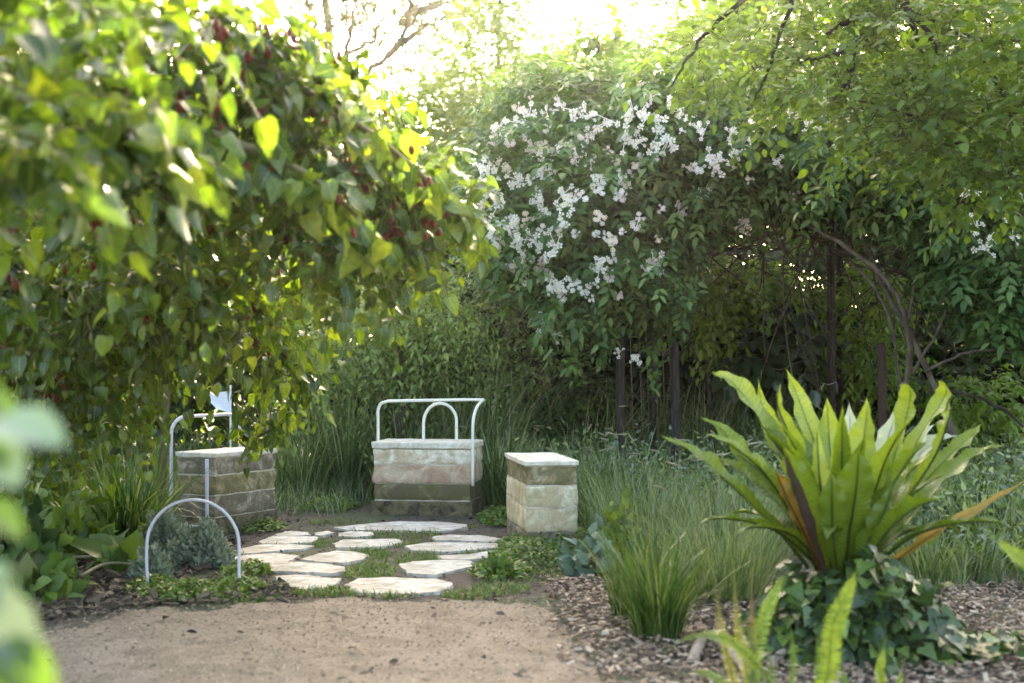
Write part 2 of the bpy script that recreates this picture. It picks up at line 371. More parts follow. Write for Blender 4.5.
def paint_mat(name, col):
    m, nt, out = new_mat(name); tc = nt.nodes.new("ShaderNodeTexCoord"); co = tc.outputs["Object"]
    c = mixc(nt, noise(nt, 9, 4, .6, co), tuple(v*.82 for v in col), col)
    f = ramp(nt, [(0, 0, 0), (1, 1, 1)], noise(nt, 26, 7, .75, co), [.60, .68]).outputs[0]
    c = mixc(nt, math_n(nt, 'MULTIPLY', f, .7), c, (.28, .19, .11))
    pb = nt.nodes.new("ShaderNodeBsdfPrincipled"); nt.links.new(c, pb.inputs["Base Color"]); pb.inputs["Roughness"].default_value = .42
    b = nt.nodes.new("ShaderNodeBump"); b.inputs["Strength"].default_value = .3; b.inputs["Distance"].default_value = .002
    nt.links.new(noise(nt, 120, 5, .6, co), b.inputs["Height"]); nt.links.new(b.outputs[0], pb.inputs["Normal"]); nt.links.new(pb.outputs[0], out.inputs[0]); return m
M['white_metal'] = paint_mat('white_paint', (.78, .75, .66)); M['lilac_metal'] = paint_mat('faded_white_paint', (.58, .56, .62))
M['_x'] = simple_mat('faded_white_paint', [(.58, .57, .62), (.7, .69, .74)], 30, .45, .05, 80, .5)
M['sign'] = simple_mat('sign_face', [(.62, .66, .76), (.68, .72, .8)], 6, .5, 0)

def petal_mat():
    m, nt, out = new_mat('rose_petal')
    at = nt.nodes.new("ShaderNodeAttribute"); at.attribute_name = "luv"
    sp = nt.nodes.new("ShaderNodeSeparateXYZ"); nt.links.new(at.outputs["Vector"], sp.inputs[0])
    col = ramp(nt, [(.82, .82, .76), (.86, .85, .8), (.62, .5, .12)], sp.outputs[2], [0, .9, 1]).outputs[0]
    pb = nt.nodes.new("ShaderNodeBsdfPrincipled"); nt.links.new(col, pb.inputs["Base Color"]); pb.inputs["Roughness"].default_value = .6
    tr = nt.nodes.new("ShaderNodeBsdfTranslucent"); nt.links.new(col, tr.inputs[0])
    mx = nt.nodes.new("ShaderNodeMixShader"); mx.inputs[0].default_value = .35
    nt.links.new(pb.outputs[0], mx.inputs[1]); nt.links.new(tr.outputs[0], mx.inputs[2]); nt.links.new(mx.outputs[0], out.inputs[0])
    return m
M['petal'] = petal_mat()

def stone_mat(name, base, stain, moss, stain_amt, seed, sscale=7.0, mossamt=None):
    m, nt, out = new_mat(name)
    tc = nt.nodes.new("ShaderNodeTexCoord"); mp = nt.nodes.new("ShaderNodeMapping")
    mp.inputs["Location"].default_value = (seed*3.1, seed*1.7, seed*.9); nt.links.new(tc.outputs["Object"], mp.inputs[0]); co = mp.outputs[0]
    c = ramp(nt, [tuple(v*.82 for v in base), base, tuple(min(v*1.12, .85) for v in base)], noise(nt, 30, 6, .65, co), [.3, .5, .7]).outputs[0]
    f = ramp(nt, [(0, 0, 0), (1, 1, 1)], noise(nt, sscale, 6, .62, co, .8), [max(.0, .62-stain_amt*.5), .74-stain_amt*.36]).outputs[0]
    f = math_n(nt, 'MULTIPLY', f, .85)
    c = mixc(nt, f, c, stain)
    mp2 = nt.nodes.new("ShaderNodeMapping"); mp2.inputs["Location"].default_value = (seed*5+9, 2, seed); nt.links.new(tc.outputs["Object"], mp2.inputs[0])
    ma = stain_amt if mossamt is None else mossamt
    g = ramp(nt, [(0, 0, 0), (1, 1, 1)], noise(nt, sscale*1.6, 7, .7, mp2.outputs[0], 1.0), [max(0., .64-ma*.4), .78-ma*.3]).outputs[0]
    c = mixc(nt, math_n(nt, 'MULTIPLY', g, .8), c, moss)
    pits = ramp(nt, [(.25, .25, .25), (1, 1, 1)], noise(nt, 160, 3, .6, co), [.30, .40]).outputs[0]
    c = mixc(nt, .5, c, pits, 'MULTIPLY')
    pb = nt.nodes.new("ShaderNodeBsdfPrincipled"); nt.links.new(c, pb.inputs["Base Color"]); pb.inputs["Roughness"].default_value = .9
    pb.inputs["Specular IOR Level"].default_value = .2
    b = nt.nodes.new("ShaderNodeBump"); b.inputs["Strength"].default_value = .6; b.inputs["Distance"].default_value = .008
    nt.links.new(noise(nt, 55, 8, .7, co), b.inputs["Height"]); nt.links.new(b.outputs[0], pb.inputs["Normal"])
    nt.links.new(pb.outputs[0], out.inputs[0]); return m
CREAM = (.62, .57, .50)
M['s_cap'] = stone_mat('limestone_cap', (.72, .665, .57), (.50, .43, .32), (.36, .32, .22), .3, 1, 10)
M['s_cream'] = stone_mat('limestone_cream', (.82, .75, .63), (.50, .38, .23), (.40, .33, .2), .4, 2, 8)
M['s_pink'] = stone_mat('limestone_pink', (.74, .64, .51), (.32, .17, .11), (.48, .37, .24), .6, 3, 8)
M['s_moss'] = stone_mat('limestone_mossy', (.38, .30, .20), (.10, .075, .045), (.12, .12, .045), .65, 4, 8)
M['s_dark'] = stone_mat('limestone_dark', (.15, .12, .08), (.04, .032, .022), (.20, .17, .09), .55, 5, 10)  # darkest stone, on the plinths of the two benches
M['s_lmoss'] = stone_mat('limestone_light_moss', (.68, .59, .44), (.36, .26, .13), (.10, .10, .045), .75, 6, 8)
M['s_gold'] = stone_mat('limestone_golden', (.76, .67, .51), (.50, .39, .23), (.36, .32, .19), .5, 7, 8)
M['s_grey'] = stone_mat('limestone_greyed', (.62, .54, .43), (.15, .11, .07), (.11, .10, .06), .6, 8, 7)
M['mortar'] = stone_mat('lime_mortar', (.56, .51, .42), (.4, .34, .24), (.3, .27, .18), .3, 12)
M['paver'] = stone_mat('paver_stone', (.66, .62, .575), (.46, .40, .33), (.20, .19, .12), .45, 9, 5)

# ------------------------------------------------------------------ the ground
def ground_mat():
    m, nt, out = new_mat('garden_soil')
    tc = nt.nodes.new("ShaderNodeTexCoord"); co = tc.outputs["Object"]
    big = noise(nt, 1.3, 5, .6, co)
    fine = noise(nt, 45, 8, .7, co)
    soil = ramp(nt, [(.035, .026, .019), (.085, .064, .048), (.16, .125, .098)], fine, [.3, .5, .72]).outputs[0]
    green = ramp(nt, [(.03, .045, .012), (.07, .095, .03), (.12, .13, .05)], noise(nt, 60, 6, .7, co), [.3, .5, .7]).outputs[0]
    f = ramp(nt, [(0, 0, 0), (1, 1, 1)], big, [.47, .60]).outputs[0]
    c = mixc(nt, math_n(nt, 'MULTIPLY', f, .7), soil, green)
    pb = nt.nodes.new("ShaderNodeBsdfPrincipled"); nt.links.new(c, pb.inputs["Base Color"]); pb.inputs["Roughness"].default_value = .95
    b = nt.nodes.new("ShaderNodeBump"); b.inputs["Strength"].default_value = .9; b.inputs["Distance"].default_value = .03
    nt.links.new(noise(nt, 30, 8, .7, co), b.inputs["Height"]); nt.links.new(b.outputs[0], pb.inputs["Normal"])
    nt.links.new(pb.outputs[0], out.inputs[0]); return m
def path_mat():
    m, nt, out = new_mat('decomposed_granite')
    tc = nt.nodes.new("ShaderNodeTexCoord"); co = tc.outputs["Object"]
    c = ramp(nt, [(.12, .088, .06), (.25, .195, .142), (.39, .32, .24)], noise(nt, 90, 8, .75, co), [.32, .5, .68]).outputs[0]
    p = ramp(nt, [(.70, .68, .64), (1, 1, 1)], noise(nt, 5.5, 5, .6, co, .6), [.38, .58]).outputs[0]
    c = mixc(nt, 1.0, c, p, 'MULTIPLY')
    vo = nt.nodes.new("ShaderNodeTexVoronoi"); vo.inputs["Scale"].default_value = 140; nt.links.new(co, vo.inputs[0])
    s = ramp(nt, [(1, 1, 1), (0, 0, 0)], vo.outputs["Distance"], [.12, .22]).outputs[0]
    c = mixc(nt, math_n(nt, 'MULTIPLY', s, .35), c, (.5, .43, .35))
    pb = nt.nodes.new("ShaderNodeBsdfPrincipled"); nt.links.new(c, pb.inputs["Base Color"]); pb.inputs["Roughness"].default_value = .95
    b = nt.nodes.new("ShaderNodeBump"); b.inputs["Strength"].default_value = .7; b.inputs["Distance"].default_value = .012
    nt.links.new(noise(nt, 70, 8, .75, co), b.inputs["Height"]); nt.links.new(b.outputs[0], pb.inputs["Normal"])
    nt.links.new(pb.outputs[0], out.inputs[0]); return m
M['ground'] = ground_mat(); M['path'] = path_mat()
M['chip'] = leaf_mat('wood_chip', [(.07, .042, .028), (.19, .125, .082), (.34, .245, .17), (.50, .40, .30)], .05, (1, 1, 1), .85)
M['litter'] = leaf_mat('leaf_litter', [(.03, .022, .016), (.08, .055, .038), (.17, .125, .085)], .05, (1, 1, 1), .85)

def sheet(name, x0, x1, y0, y1, nx, ny, mat, zf):
    xs = np.linspace(x0, x1, nx); ys = np.linspace(y0, y1, ny)
    X, Y = np.meshgrid(xs, ys, indexing='ij'); Z = zf(X, Y)
    V = np.stack([X, Y, Z], -1).reshape(-1, 3)
    i, j = np.meshgrid(np.arange(nx-1), np.arange(ny-1), indexing='ij')
    f = np.stack([i*ny+j, (i+1)*ny+j, (i+1)*ny+j+1, i*ny+j+1], -1).reshape(-1, 4)
    g = Geo(); g.add(V, f); return g.obj(name, mat)
def gz(x, y):
       # gentle unevenness outside the paved court and the path
    b = .018*np.sin(x*2.1+1)*np.cos(y*1.7)+.012*np.sin(x*5.3+y*3.1)
    return b*np.maximum(np.clip((np.abs(x+.1)-1.6)/1.0, 0, 1)*np.clip((y-6.2)/.8, 0, 1), np.clip((np.abs(x)-3.4)/.8, 0, 1))
s1 = sheet('ground', -400, 400, -60, 900, 24, 24, M['ground'], lambda x, y: np.zeros_like(x)-.06)
s2 = sheet('garden_bed', -12, 12, -3, 34, 240, 280, M['ground'], lambda x, y: gz(x, y)-.05*np.clip((np.abs(x)-11)/1., 0, 1))
for s in (s1, s2): tag(s, kind='structure')

# gravel path in the foreground, with an irregular edge
edge_px = [(-60, 683), (10, 655), (30, 634), (85, 628), (120, 612), (160, 608), (200, 612), (250, 603), (300, 604), (345, 598), (400, 603), (450, 599),
           (500, 602), (540, 606), (560, 618), (568, 640), (590, 665), (610, 700), (620, 760)]
ed = spline([G(a, b, 0.004) for a, b in edge_px], 220)
ed[:, :2] += rng.normal(size=(220, 2))*.008 + np.stack([np.sin(np.arange(220)*.9)*.012, np.sin(np.arange(220)*.63)*.025], -1)
ed = np.vstack([[-1.9, 4.3, .004], ed, [.45, 3.2, .004], [.6, .6, .004], [.8, -2, .004], [-3, -2, .004], [-2.4, 2.5, .004]])
def inside(q, p):
    ins = np.zeros(len(p), bool)
    for a, b in zip(q, np.roll(q, -1, 0)):
        ins ^= ((a[1] > p[:, 1]) != (b[1] > p[:, 1])) & (p[:, 0] < (b[0]-a[0])*(p[:, 1]-a[1])/(b[1]-a[1]+1e-12)+a[0])
    return ins
xs = np.arange(-3.0, 1.4, .014); ys = np.arange(3.6, 6.4, .014); nx, ny = len(xs), len(ys)
X, Y = np.meshgrid(xs, ys, indexing='ij'); Xj = X+rng.normal(size=X.shape)*.003; Yj = Y+rng.normal(size=X.shape)*.003
Zp = .005+.002*np.sin(X*5+Y*3)+.003*np.sin(X*2.3-Y*4.1)*np.sin(Y*6)+rng.normal(size=X.shape)*.0007
ci_, cj_ = np.meshgrid(np.arange(nx-1), np.arange(ny-1), indexing='ij'); cx_ = (xs[ci_]+.007).ravel(); cy_ = (ys[cj_]+.007).ravel()
fc = np.stack([ci_*ny+cj_, (ci_+1)*ny+cj_, (ci_+1)*ny+cj_+1, ci_*ny+cj_+1], -1).reshape(-1, 4)
PATH_POLY = ed[:, :2]
fc = fc[inside(PATH_POLY, np.stack([cx_, cy_], -1))]
g = Geo(); g.add(np.stack([Xj, Yj, np.maximum(Zp, .002)], -1).reshape(-1, 3), fc); gp = g.obj('gravel_path', M['path']); tag(gp, kind='structure')

# ------------------------------------------------------------------ air
def make_haze():
    bm = bmesh.new(); bmesh.ops.create_cube(bm, size=1)
    me = bpy.data.meshes.new('haze'); bm.to_mesh(me); m, nt, out = new_mat('haze_air')
    v = nt.nodes.new("ShaderNodeVolumePrincipled"); v.inputs["Color"].default_value = (.95, .92, .85, 1); v.inputs["Density"].default_value = .0002
    v.inputs["Anisotropy"].default_value = .82
    nt.links.new(v.outputs[0], out.inputs["Volume"]); me.materials.append(m)
    o = link(bpy.data.objects.new('haze', me)); o.location = (0, 15, 8.5); o.scale = (60, 60, 20); tag(o, kind='stuff')
make_haze()

# ------------------------------------------------------------------ benches of stacked limestone courses
def course(parent, name, w, d, z0, z1, x0, y0, mat, seed):
    bm = bmesh.new(); bmesh.ops.create_cube(bm, size=1)
    for v in bm.verts: v.co = Vector((x0+(v.co.x+.5)*w, y0+(v.co.y+.5)*d, z0+(v.co.z+.5)*(z1-z0)))
    bmesh.ops.subdivide_edges(bm, edges=bm.edges[:], cuts=7, use_grid_fill=True)
    ph = seed*2.7
    for v in bm.verts:
        c = v.co
        ex = min(c.x-x0, x0+w-c.x) < 1e-4; ey = min(c.y-y0, y0+d-c.y) < 1e-4; ez = min(c.z-z0, z1-c.z) < 1e-4
        k = ex+ey+ez
        cen = Vector((x0+w/2, y0+d/2, (z0+z1)/2)); dv = (c-cen)
        if k >= 2: c -= Vector((math.copysign(.004, dv.x)*ex, math.copysign(.004, dv.y)*ey, math.copysign(.002, dv.z)*ez))*(1+.6*math.sin(c.x*31+ph)*math.sin(c.z*47+c.y*29))
        if k >= 3: c -= Vector((math.copysign(.003, dv.x), math.copysign(.003, dv.y), 0))
        n = .0022*math.sin(c.x*23+ph+c.z*17)+.0018*math.sin(c.y*31+c.z*41+ph)+random.Random(seed*999+v.index).uniform(-.0014, .0014)
        if ex: c.x += n
        if ey: c.y += n
    me = bpy.data.meshes.new(name); bm.to_mesh(me); me.materials.append(mat)
    for p in me.polygons: p.use_smooth = True
    me.set_sharp_from_angle(angle=math.radians(50))
    return link(bpy.data.objects.new(name, me), parent)
def bench(name, label, cat, org, e1, w, d, spec):
    rz = math.atan2(e1[1], e1[0]); r = empty(name, (org[0], org[1], 0), rz); tag(r, label, cat, 'stacked limestone seats round the paved court')
    mg = Geo()
    for (q0, q1) in zip(spec[1:], spec[:-1]):
        za, zb = q0[2], q1[1]; ins = .007 if q0[2] < .2 or 'wide' in label else .003; a = min(q0[3], q1[3])-ins; b2 = min(q0[4], q1[4])-ins
        V = [(x, y, z) for z in (za-.004, zb+.004) for y in (-b2, d+b2) for x in (-a, w+a)]
        mg.add(V, [(0, 2, 3, 1), (4, 5, 7, 6), (0, 1, 5, 4), (1, 3, 7, 5), (3, 2, 6, 7), (2, 0, 4, 6)])
    mo = mg.obj('mortar', M['mortar'], None, smooth=False); mo.parent = r
    for i, (nm, z0, z1, gx, gy, mt) in enumerate(spec):
        course(r, nm, w+2*gx, d+2*gy, z0, z1, -gx, -gy, M[mt], i+len(label))
    return r
def local_tube(parent, name, wpts, r, mat, n=40):
    bpy.context.view_layer.update()
    inv = parent.matrix_world.inverted()
    pts = [tuple(inv @ Vector(tuple(map(float, p)))) for p in spline(wpts, n)] if len(wpts) > 2 else [tuple(inv @ Vector(tuple(map(float, p)))) for p in spline(wpts, 3)]
    g = Geo(); tube(g, pts, r, 10); 
    o = g.obj(name, mat); o.parent = parent; return o

bc = bench('stone_bench', 'wide stacked limestone bench with cream tube backrest facing the path behind the pavers', 'bench',
      (-.931, 9.515), (.99, -.141), .668, .46,
      [('cap_slab', .440, .486, .012, .010, 's_cap'), ('stone_course', .339, .4375, 0, 0, 's_cream'), ('stone_course', .211, .3345, .002, .003, 's_pink'),
       ('stone_course', .098, .2065, -.005, -.004, 's_moss'), ('plinth', -.02, .0935, .014, .014, 's_dark')])
e1c, e2c = np.array([.99, -.141, 0]), np.array([.141, .99, 0]); oc = np.array([-.931, 9.515, 0])
def cc(u, v, z): return oc+e1c*u+e2c*v+np.array([0, 0, z])
# backrest tube: up from the left end, along the top, round and down in front of the right corner
local_tube(bc, 'back_rail', [cc(.012, .10, .47), cc(.012, .10, .62), cc(.012, .10, .69), cc(.028, .105, .735), cc(.065, .11, .752), cc(.12, .12, .757), cc(.35, .19, .760), cc(.60, .27, .763), cc(.69, .285, .762),
      cc(.708, .25, .76), cc(.702, .16, .745), cc(.692, .06, .71), cc(.684, -.01, .64), cc(.682, -.025, .52), cc(.682, -.025, .20)], .0105, M['white_metal'], 90)
ar = [cc(.315, .15, .47), cc(.315, .15, .60)] + [cc(.428-.113*math.cos(t), .16, .615+.125*math.sin(t)) for t in np.linspace(.3, math.pi-.3, 7)] + [cc(.541, .15, .60), cc(.541, .15, .47)]
local_tube(bc, 'rail_hoop', ar, .0105, M['white_metal'], 60)

bl = bench('stone_bench', 'mossy limestone bench under the mulberry leaves at the left of the pavers', 'bench',
      (-1.994, 8.456), (.884, -.468), .29, .58,
      [('cap_slab', .455, .486, .010, .010, 's_cap'), ('stone_course', .3525, .4525, 0, 0, 's_grey'), ('stone_course', .235, .350, .002, .002, 's_lmoss'),
       ('stone_course', .106, .2325, .0, .0, 's_grey'), ('plinth', -.02, .1035, .006, .006, 's_dark')])
e1l, e2l = np.array([.8838, -.4679, 0]), np.array([.4679, .8838, 0]); ol = np.array([-1.994, 8.456, 0])
def lc(u, v, z): return ol+e1l*u+e2l*v+np.array([0, 0, z])
local_tube(bl, 'back_rail', [lc(-.015, -.03, .055), lc(-.015, -.03, .30), lc(-.015, -.03, .56), lc(-.015, -.02, .63), lc(-.015, .03, .675), lc(-.015, .10, .69), lc(-.015, .30, .69), lc(-.015, .50, .69),
      lc(-.015, .58, .66), lc(-.015, .61, .58), lc(-.015, .61, .3), lc(-.015, .61, .05)], .0105, M['lilac_metal'], 80)
local_tube(bl, 'front_rail', [lc(.255, -.03, .45), lc(.255, -.03, .25), lc(.255, -.03, .058)], .0115, M['lilac_metal'], 6)
local_tube(bl, 'cross_rail', [lc(-.015, -.03, .055), lc(.12, -.03, .055), lc(.265, -.03, .055)], .007, M['lilac_metal'], 4)

br = bench('stone_stool', 'short pale limestone seat with a white top at the right of the pavers', 'stool',
      (.075, 7.61), (.9887, .15), .285, .75,
      [('cap_slab', .458, .486, .008, .008, 's_cap'), ('stone_course', .3525, .4555, -.004, -.004, 's_lmoss'), ('stone_course', .235, .350, .0, .0, 's_gold'),
       ('stone_course', .106, .2325, .0, .0, 's_gold'), ('plinth', -.02, .1035, -.004, -.004, 's_grey')])

# foreground hoop
hc = G(193, 591); hoop = Geo(); R = .204; hz = .20
pts = [hc+np.array([-R*.94, .0, -.05]), hc+np.array([-R, 0, .10])]+[hc+np.array([-R*math.cos(t), 0, hz+R*math.sin(t)]) for t in np.linspace(.12, math.pi-.12, 9)]+[hc+np.array([R*1.02, -.02, .08]), hc+np.array([R*1.06, -.03, -.06])]
tube(hoop, spline(pts, 60), .0068, 10)
ho = hoop.obj('garden_hoop', M['lilac_metal'], origin=hc)
tag(ho, 'thin white metal hoop stuck in the bed at the left edge of the path', 'hoop')

# small sign behind the left bench
sg = empty('garden_sign', P(222, 402, 9.1)*np.array([1, 1, 0])); tag(sg, 'small pale blue blank sign board on a stake behind the left bench', 'sign')
g = Geo(); q = [P(202, 394, 9.1), P(230, 391, 9.15), P(231, 413, 9.15), P(217, 409, 9.1)]; th = np.array([0, .012, 0])
q = np.array(q); V = np.vstack([q, q+th]); g.add(V, [(0, 3, 2, 1), (4, 5, 6, 7), (0, 1, 5, 4), (1, 2, 6, 5), (2, 3, 7, 6), (3, 0, 4, 7)])
g.obj('board', M['sign'], sg, smooth=False)
g = Geo(); tube(g, [P(230.5, 385, 9.17), P(230.5, 440, 9.17), P(230.5, 440, 9.17)*np.array([1, 1, 0])-np.array([0, 0, .05])], .006, 8); g.obj('stake', M['white_metal'], sg)

# ------------------------------------------------------------------ paving stones
PAVER_POLYS = []
PV = [
 ([(425,262),(470,238),(560,236),(640,240),(740,237),(790,252),(785,270),(745,285),(640,290),(520,288),(450,280)], 'widest paving stone at the front of the court, next to the path'),
 ([(188,232),(260,224),(340,228),(412,236),(400,255),(350,272),(270,274),(205,258)], 'small front paving stone beside the widest one, nearest the white hoop'),
 ([(130,203),(190,188),(270,184),(370,188),(425,200),(428,214),(380,222),(280,218),(180,212)], 'long paving stone just behind the small front one'),
 ([(272,172),(330,158),(400,143),(455,146),(508,158),(490,175),(420,184),(330,178)], 'kite-shaped paving stone in the middle of the court'),
 ([(40,190),(20,170),(90,157),(180,151),(275,160),(240,178),(150,196)], 'paving stone seen through the right leg of the white hoop'),
 ([(62,140),(150,125),(250,123),(325,127),(290,137),(180,147),(70,154)], 'narrow paving stone below the corner of the left bench'),
 ([(135,112),(180,97),(250,95),(330,97),(340,105),(310,118),(220,122),(140,122)], 'rounded paving stone beside the base of the left bench'),
 ([(190,88),(230,79),(300,82),(313,90),(250,93),(195,93)], 'smallest far left paving stone behind the rounded one'),
 ([(320,83),(370,76),(385,85),(350,94),(328,93)], 'tiny paving stone in the back left between two others'),
 ([(402,85),(450,80),(520,82),(524,94),(470,98),(405,95)], 'small oval paving stone in front of the big back slab'),
 ([(385,122),(420,108),(520,105),(600,106),(625,115),(590,127),(490,136),(400,133)], 'mid sized paving stone in the centre of the second row from the back'),
 ([(385,67),(450,60),(530,53),(620,46),(740,48),(840,56),(845,68),(770,77),(640,78),(520,76),(420,73)], 'large back paving slab at the foot of the wide bench'),
 ([(722,98),(780,90),(880,92),(960,104),(965,113),(860,113),(735,109)], 'back paving stone of the three beside the right stool'),
 ([(630,130),(700,117),(820,117),(970,118),(985,131),(880,141),(760,149),(660,142)], 'middle and longest paving stone of the three beside the right stool'),
 ([(735,161),(850,153),(990,136),(1010,148),(940,165),(850,174),(750,170)], 'front paving stone of the three beside the right stool'),
 ([(610,190),(660,180),(760,178),(850,182),(880,194),(800,210),(740,226),(640,222),(620,205)], 'arrow-ended paving stone right of centre in the open grass'),
]
for k, (poly, lab) in enumerate(PV):
    pts = np.array([G(220+x/3.413, 505+y/3.413, .03) for x, y in poly])
    if pts[:, 1].max()-pts[:, 1].min() < .12: pass
    # densify and roughen the outline
    dn = []
    for a, b in zip(pts, np.roll(pts, -1, 0)):
        m = max(2, int(np.linalg.norm(b-a)/.025))
        for t in np.linspace(0, 1, m, endpoint=False): dn.append(a+(b-a)*t)
    dn = np.array(dn); cen = dn.mean(0); PAVER_POLYS.append(pts[:, :2])
    dn[:, :2] += np.convolve(rng.normal(size=len(dn)+4)*.006, np.ones(3)/3, 'same')[:len(dn), None]*norm(dn-cen)[:, :2]*1.5
    bm = bmesh.new(); zt = .011+.005*random.Random(k).random()
    top = [bm.verts.new((p[0]-cen[0], p[1]-cen[1], zt+.003*math.sin(p[0]*14+k)*math.cos(p[1]*11))) for p in dn]
    ft = bm.faces.new(top)
    if ft.normal.z < 0 or sum(dn[i-1][0]*dn[i][1]-dn[i][0]*dn[i-1][1] for i in range(len(dn))) < 0: ft.normal_flip()
    ins = bmesh.ops.inset_region(bm, faces=[ft], thickness=.006, depth=.002)
    low = [bm.verts.new((v.co.x*1.02, v.co.y*1.02, -.03)) for v in top]
    n = len(top)
    for i in range(n): bm.faces.new((top[i], top[(i+1) % n], low[(i+1) % n], low[i]))
    bmesh.ops.triangulate(bm, faces=[f for f in bm.faces if len(f.verts) > 4])
    bmesh.ops.recalc_face_normals(bm, faces=bm.faces[:])
    me = bpy.data.meshes.new('paving_stone'); bm.to_mesh(me); me.materials.append(M['paver'])
    o = link(bpy.data.objects.new('paving_stone', me)); o.location = (cen[0], cen[1], 0)
    tag(o, lab, 'paving stone', 'irregular pale stones paving the court')

def on_paver(p):
    hit = np.zeros(len(p), bool)
    for q in PAVER_POLYS:
        ins = np.zeros(len(p), bool)
        for a, b in zip(q, np.roll(q, -1, 0)):
            c = ((a[1] > p[:, 1]) != (b[1] > p[:, 1])) & (p[:, 0] < (b[0]-a[0])*(p[:, 1]-a[1])/(b[1]-a[1]+1e-12)+a[0]); ins ^= c
        hit |= ins
    return hit

# ------------------------------------------------------------------ mulberry tree (left)
mb = empty('mulberry_tree', (-2.75, 7.2, 0)); tag(mb, 'weeping mulberry tree with dark red berries filling the left of the garden', 'tree')
near = clumps([(60, 20, 2.9, 110, 60, .5), (40, 130, 3.2, 90, 70, .5), (-40, 60, 2.6, 90, 120, .4)])
mid = clumps([(140, 30, 4.3, 100, 45, .6), (240, 70, 4.8, 75, 40, .5), (225, 140, 4.9, 110, 60, .6), (320, 125, 5.2, 60, 36, .5),
              (385, 180, 5.4, 50, 32, .4), (320, 205, 5.6, 90, 50, .6), (415, 222, 5.4, 34, 26, .3), (130, 190, 5.0, 110, 70, .6), (350, 240, 5.7, 60, 28, .4), (300, 75, 5.0, 30, 25, .3)])
low = clumps([(60, 280, 5.8, 110, 70, .7), (180, 285, 6.4, 80, 55, .6), (250, 260, 6.3, 55, 45, .5), (60, 360, 6.4, 80, 50, .6), (135, 340, 7.0, 45, 30, .5),
              (215, 322, 7.4, 38, 20, .4), (275, 330, 7.3, 20, 30, .3), (10, 430, 6.4, 50, 40, .5), (90, 400, 7.2, 30, 26, .4)])
fringe = clumps([(270, 405, 7.6, 18, 22, .2), (230, 432, 7.7, 16, 10, .15), (176, 378, 7.7, 16, 8, .2), (130, 395, 7.4, 22, 22, .2), (300, 375, 7.2, 14, 16, .2), (262, 438, 7.6, 10, 8, .12), (120, 425, 7.4, 18, 16, .2)])
back = clumps([(40, 200, 9.5, 170, 170, 1.0), (60, 390, 9.0, 90, 80, .7)])
lg, wd = Geo(), Geo()
sprays(near, 170, .22, 5, .072, HEART, lg, wd, .4, .45, (.3, 1.1), .3, wood_frac=.8, outward=.5, jit=.6, njit=.9)
sprays(mid, 430, .24, 7, .066, OVAL, lg, wd, .5, .2, (.2, 1.2), .4, wood_frac=.9, jit=.7, njit=1., noise=.55)
sprays(mid, 680, .24, 6, .066, HEART, lg, wd, .45, .25, (.2, 1.15), .4, wood_frac=.9, outward=.5, jit=.6, njit=.9, noise=.45)
sprays(low, 1200, .22, 6, .064, HEART, lg, wd, .6, .5, (.3, 1.05), .5, wood_frac=.8, outward=.5, jit=.5, njit=.8, noise=.4)
sprays(fringe, 75, .13, 5, .068, HEART, lg, wd, .6, .6, (.1, 1), .3, wood_frac=.8, outward=.6, jit=.4, njit=.6)
sprays(back, 1300, .30, 6, .085, HEART, lg, wd, .6, .5, (.4, 1), .5, wood_frac=.4, outward=.6, jit=.5, njit=.8, noise=.4)
lg.obj('leaves', M['mulberry'], mb); tag(wd.obj('twigs', M['greentwig'], mb), kind='stuff')
g = Geo()
tube(g, spline([(-2.75, 7.2, -.1), (-2.7, 7.2, .8), (-2.55, 7.1, 1.6), (-2.2, 6.8, 2.4), (-1.6, 6.3, 2.9)], 24), np.linspace(.11, .04, 24), 10)
g.obj('trunk', M['bark'], mb)
g = Geo(); tube(g, spline([P(160, 520, 8.9)*np.array([1, 1, 0]), P(163, 455, 8.9), P(166, 400, 8.85), P(172, 330, 8.6), P(200, 240, 8.0)], 20), np.linspace(.030, .018, 20), 8)
g.obj('stem', M['greentwig'], mb)
arches = [[(-2.3, 6.9, 2.2), P(150, 20, 5.0), P(250, 60, 4.4), P(340, 112, 4.55), P(410, 165, 4.8), P(455, 210, 5.0), P(468, 245, 5.0)],
          [(-2.3, 6.9, 2.2), P(60, 60, 4.6), P(180, 120, 4.2), P(290, 165, 4.2), P(340, 200, 4.25), P(390, 255, 4.4)],
          [(-2.3, 6.9, 2.2), P(0, 60, 4.4), P(60, 105, 3.3), P(130, 130, 3.2), P(215, 165, 3.4)],
          [(-2.5, 7.1, 1.8), P(80, 190, 6.4), P(160, 260, 6.0), P(220, 340, 6.2)], [(-2.5, 7.1, 1.8), P(200, 200, 7.0), P(260, 300, 6.9), P(300, 385, 7.0)],
          [(-2.4, 7.0, 2.0), P(250, 120, 6.5), P(360, 200, 6.0), P(435, 275, 5.8)]]
for a in arches:
    g = Geo(); tube(g, spline(a, 36), np.linspace(.022, .004, 36), 7); g.obj('branch', M['greentwig'], mb)
# leaves that hang off the arching branches
lg2 = Geo()
for a in arches:
    s = spline(a, 60)[16:]; k = len(s); idx = np.repeat(np.arange(k), 2)
    pos = s[idx]+rng.normal(size=(len(idx), 3))*.035; pos[:, 2] -= .02
    ax = rng.normal(size=(len(idx), 3))*.5+np.array([0, 0, -.8]); nr = np.array([0, -.6, .8])+rng.normal(size=(len(idx), 3))*.5
    leaves(lg2, pos, ax, nr, .082*rng.uniform(.7, 1.2, len(idx)), HEART, rng.uniform(.3, 1, len(idx)))
lg2.obj('outer_leaves', M['mulberry'], mb)
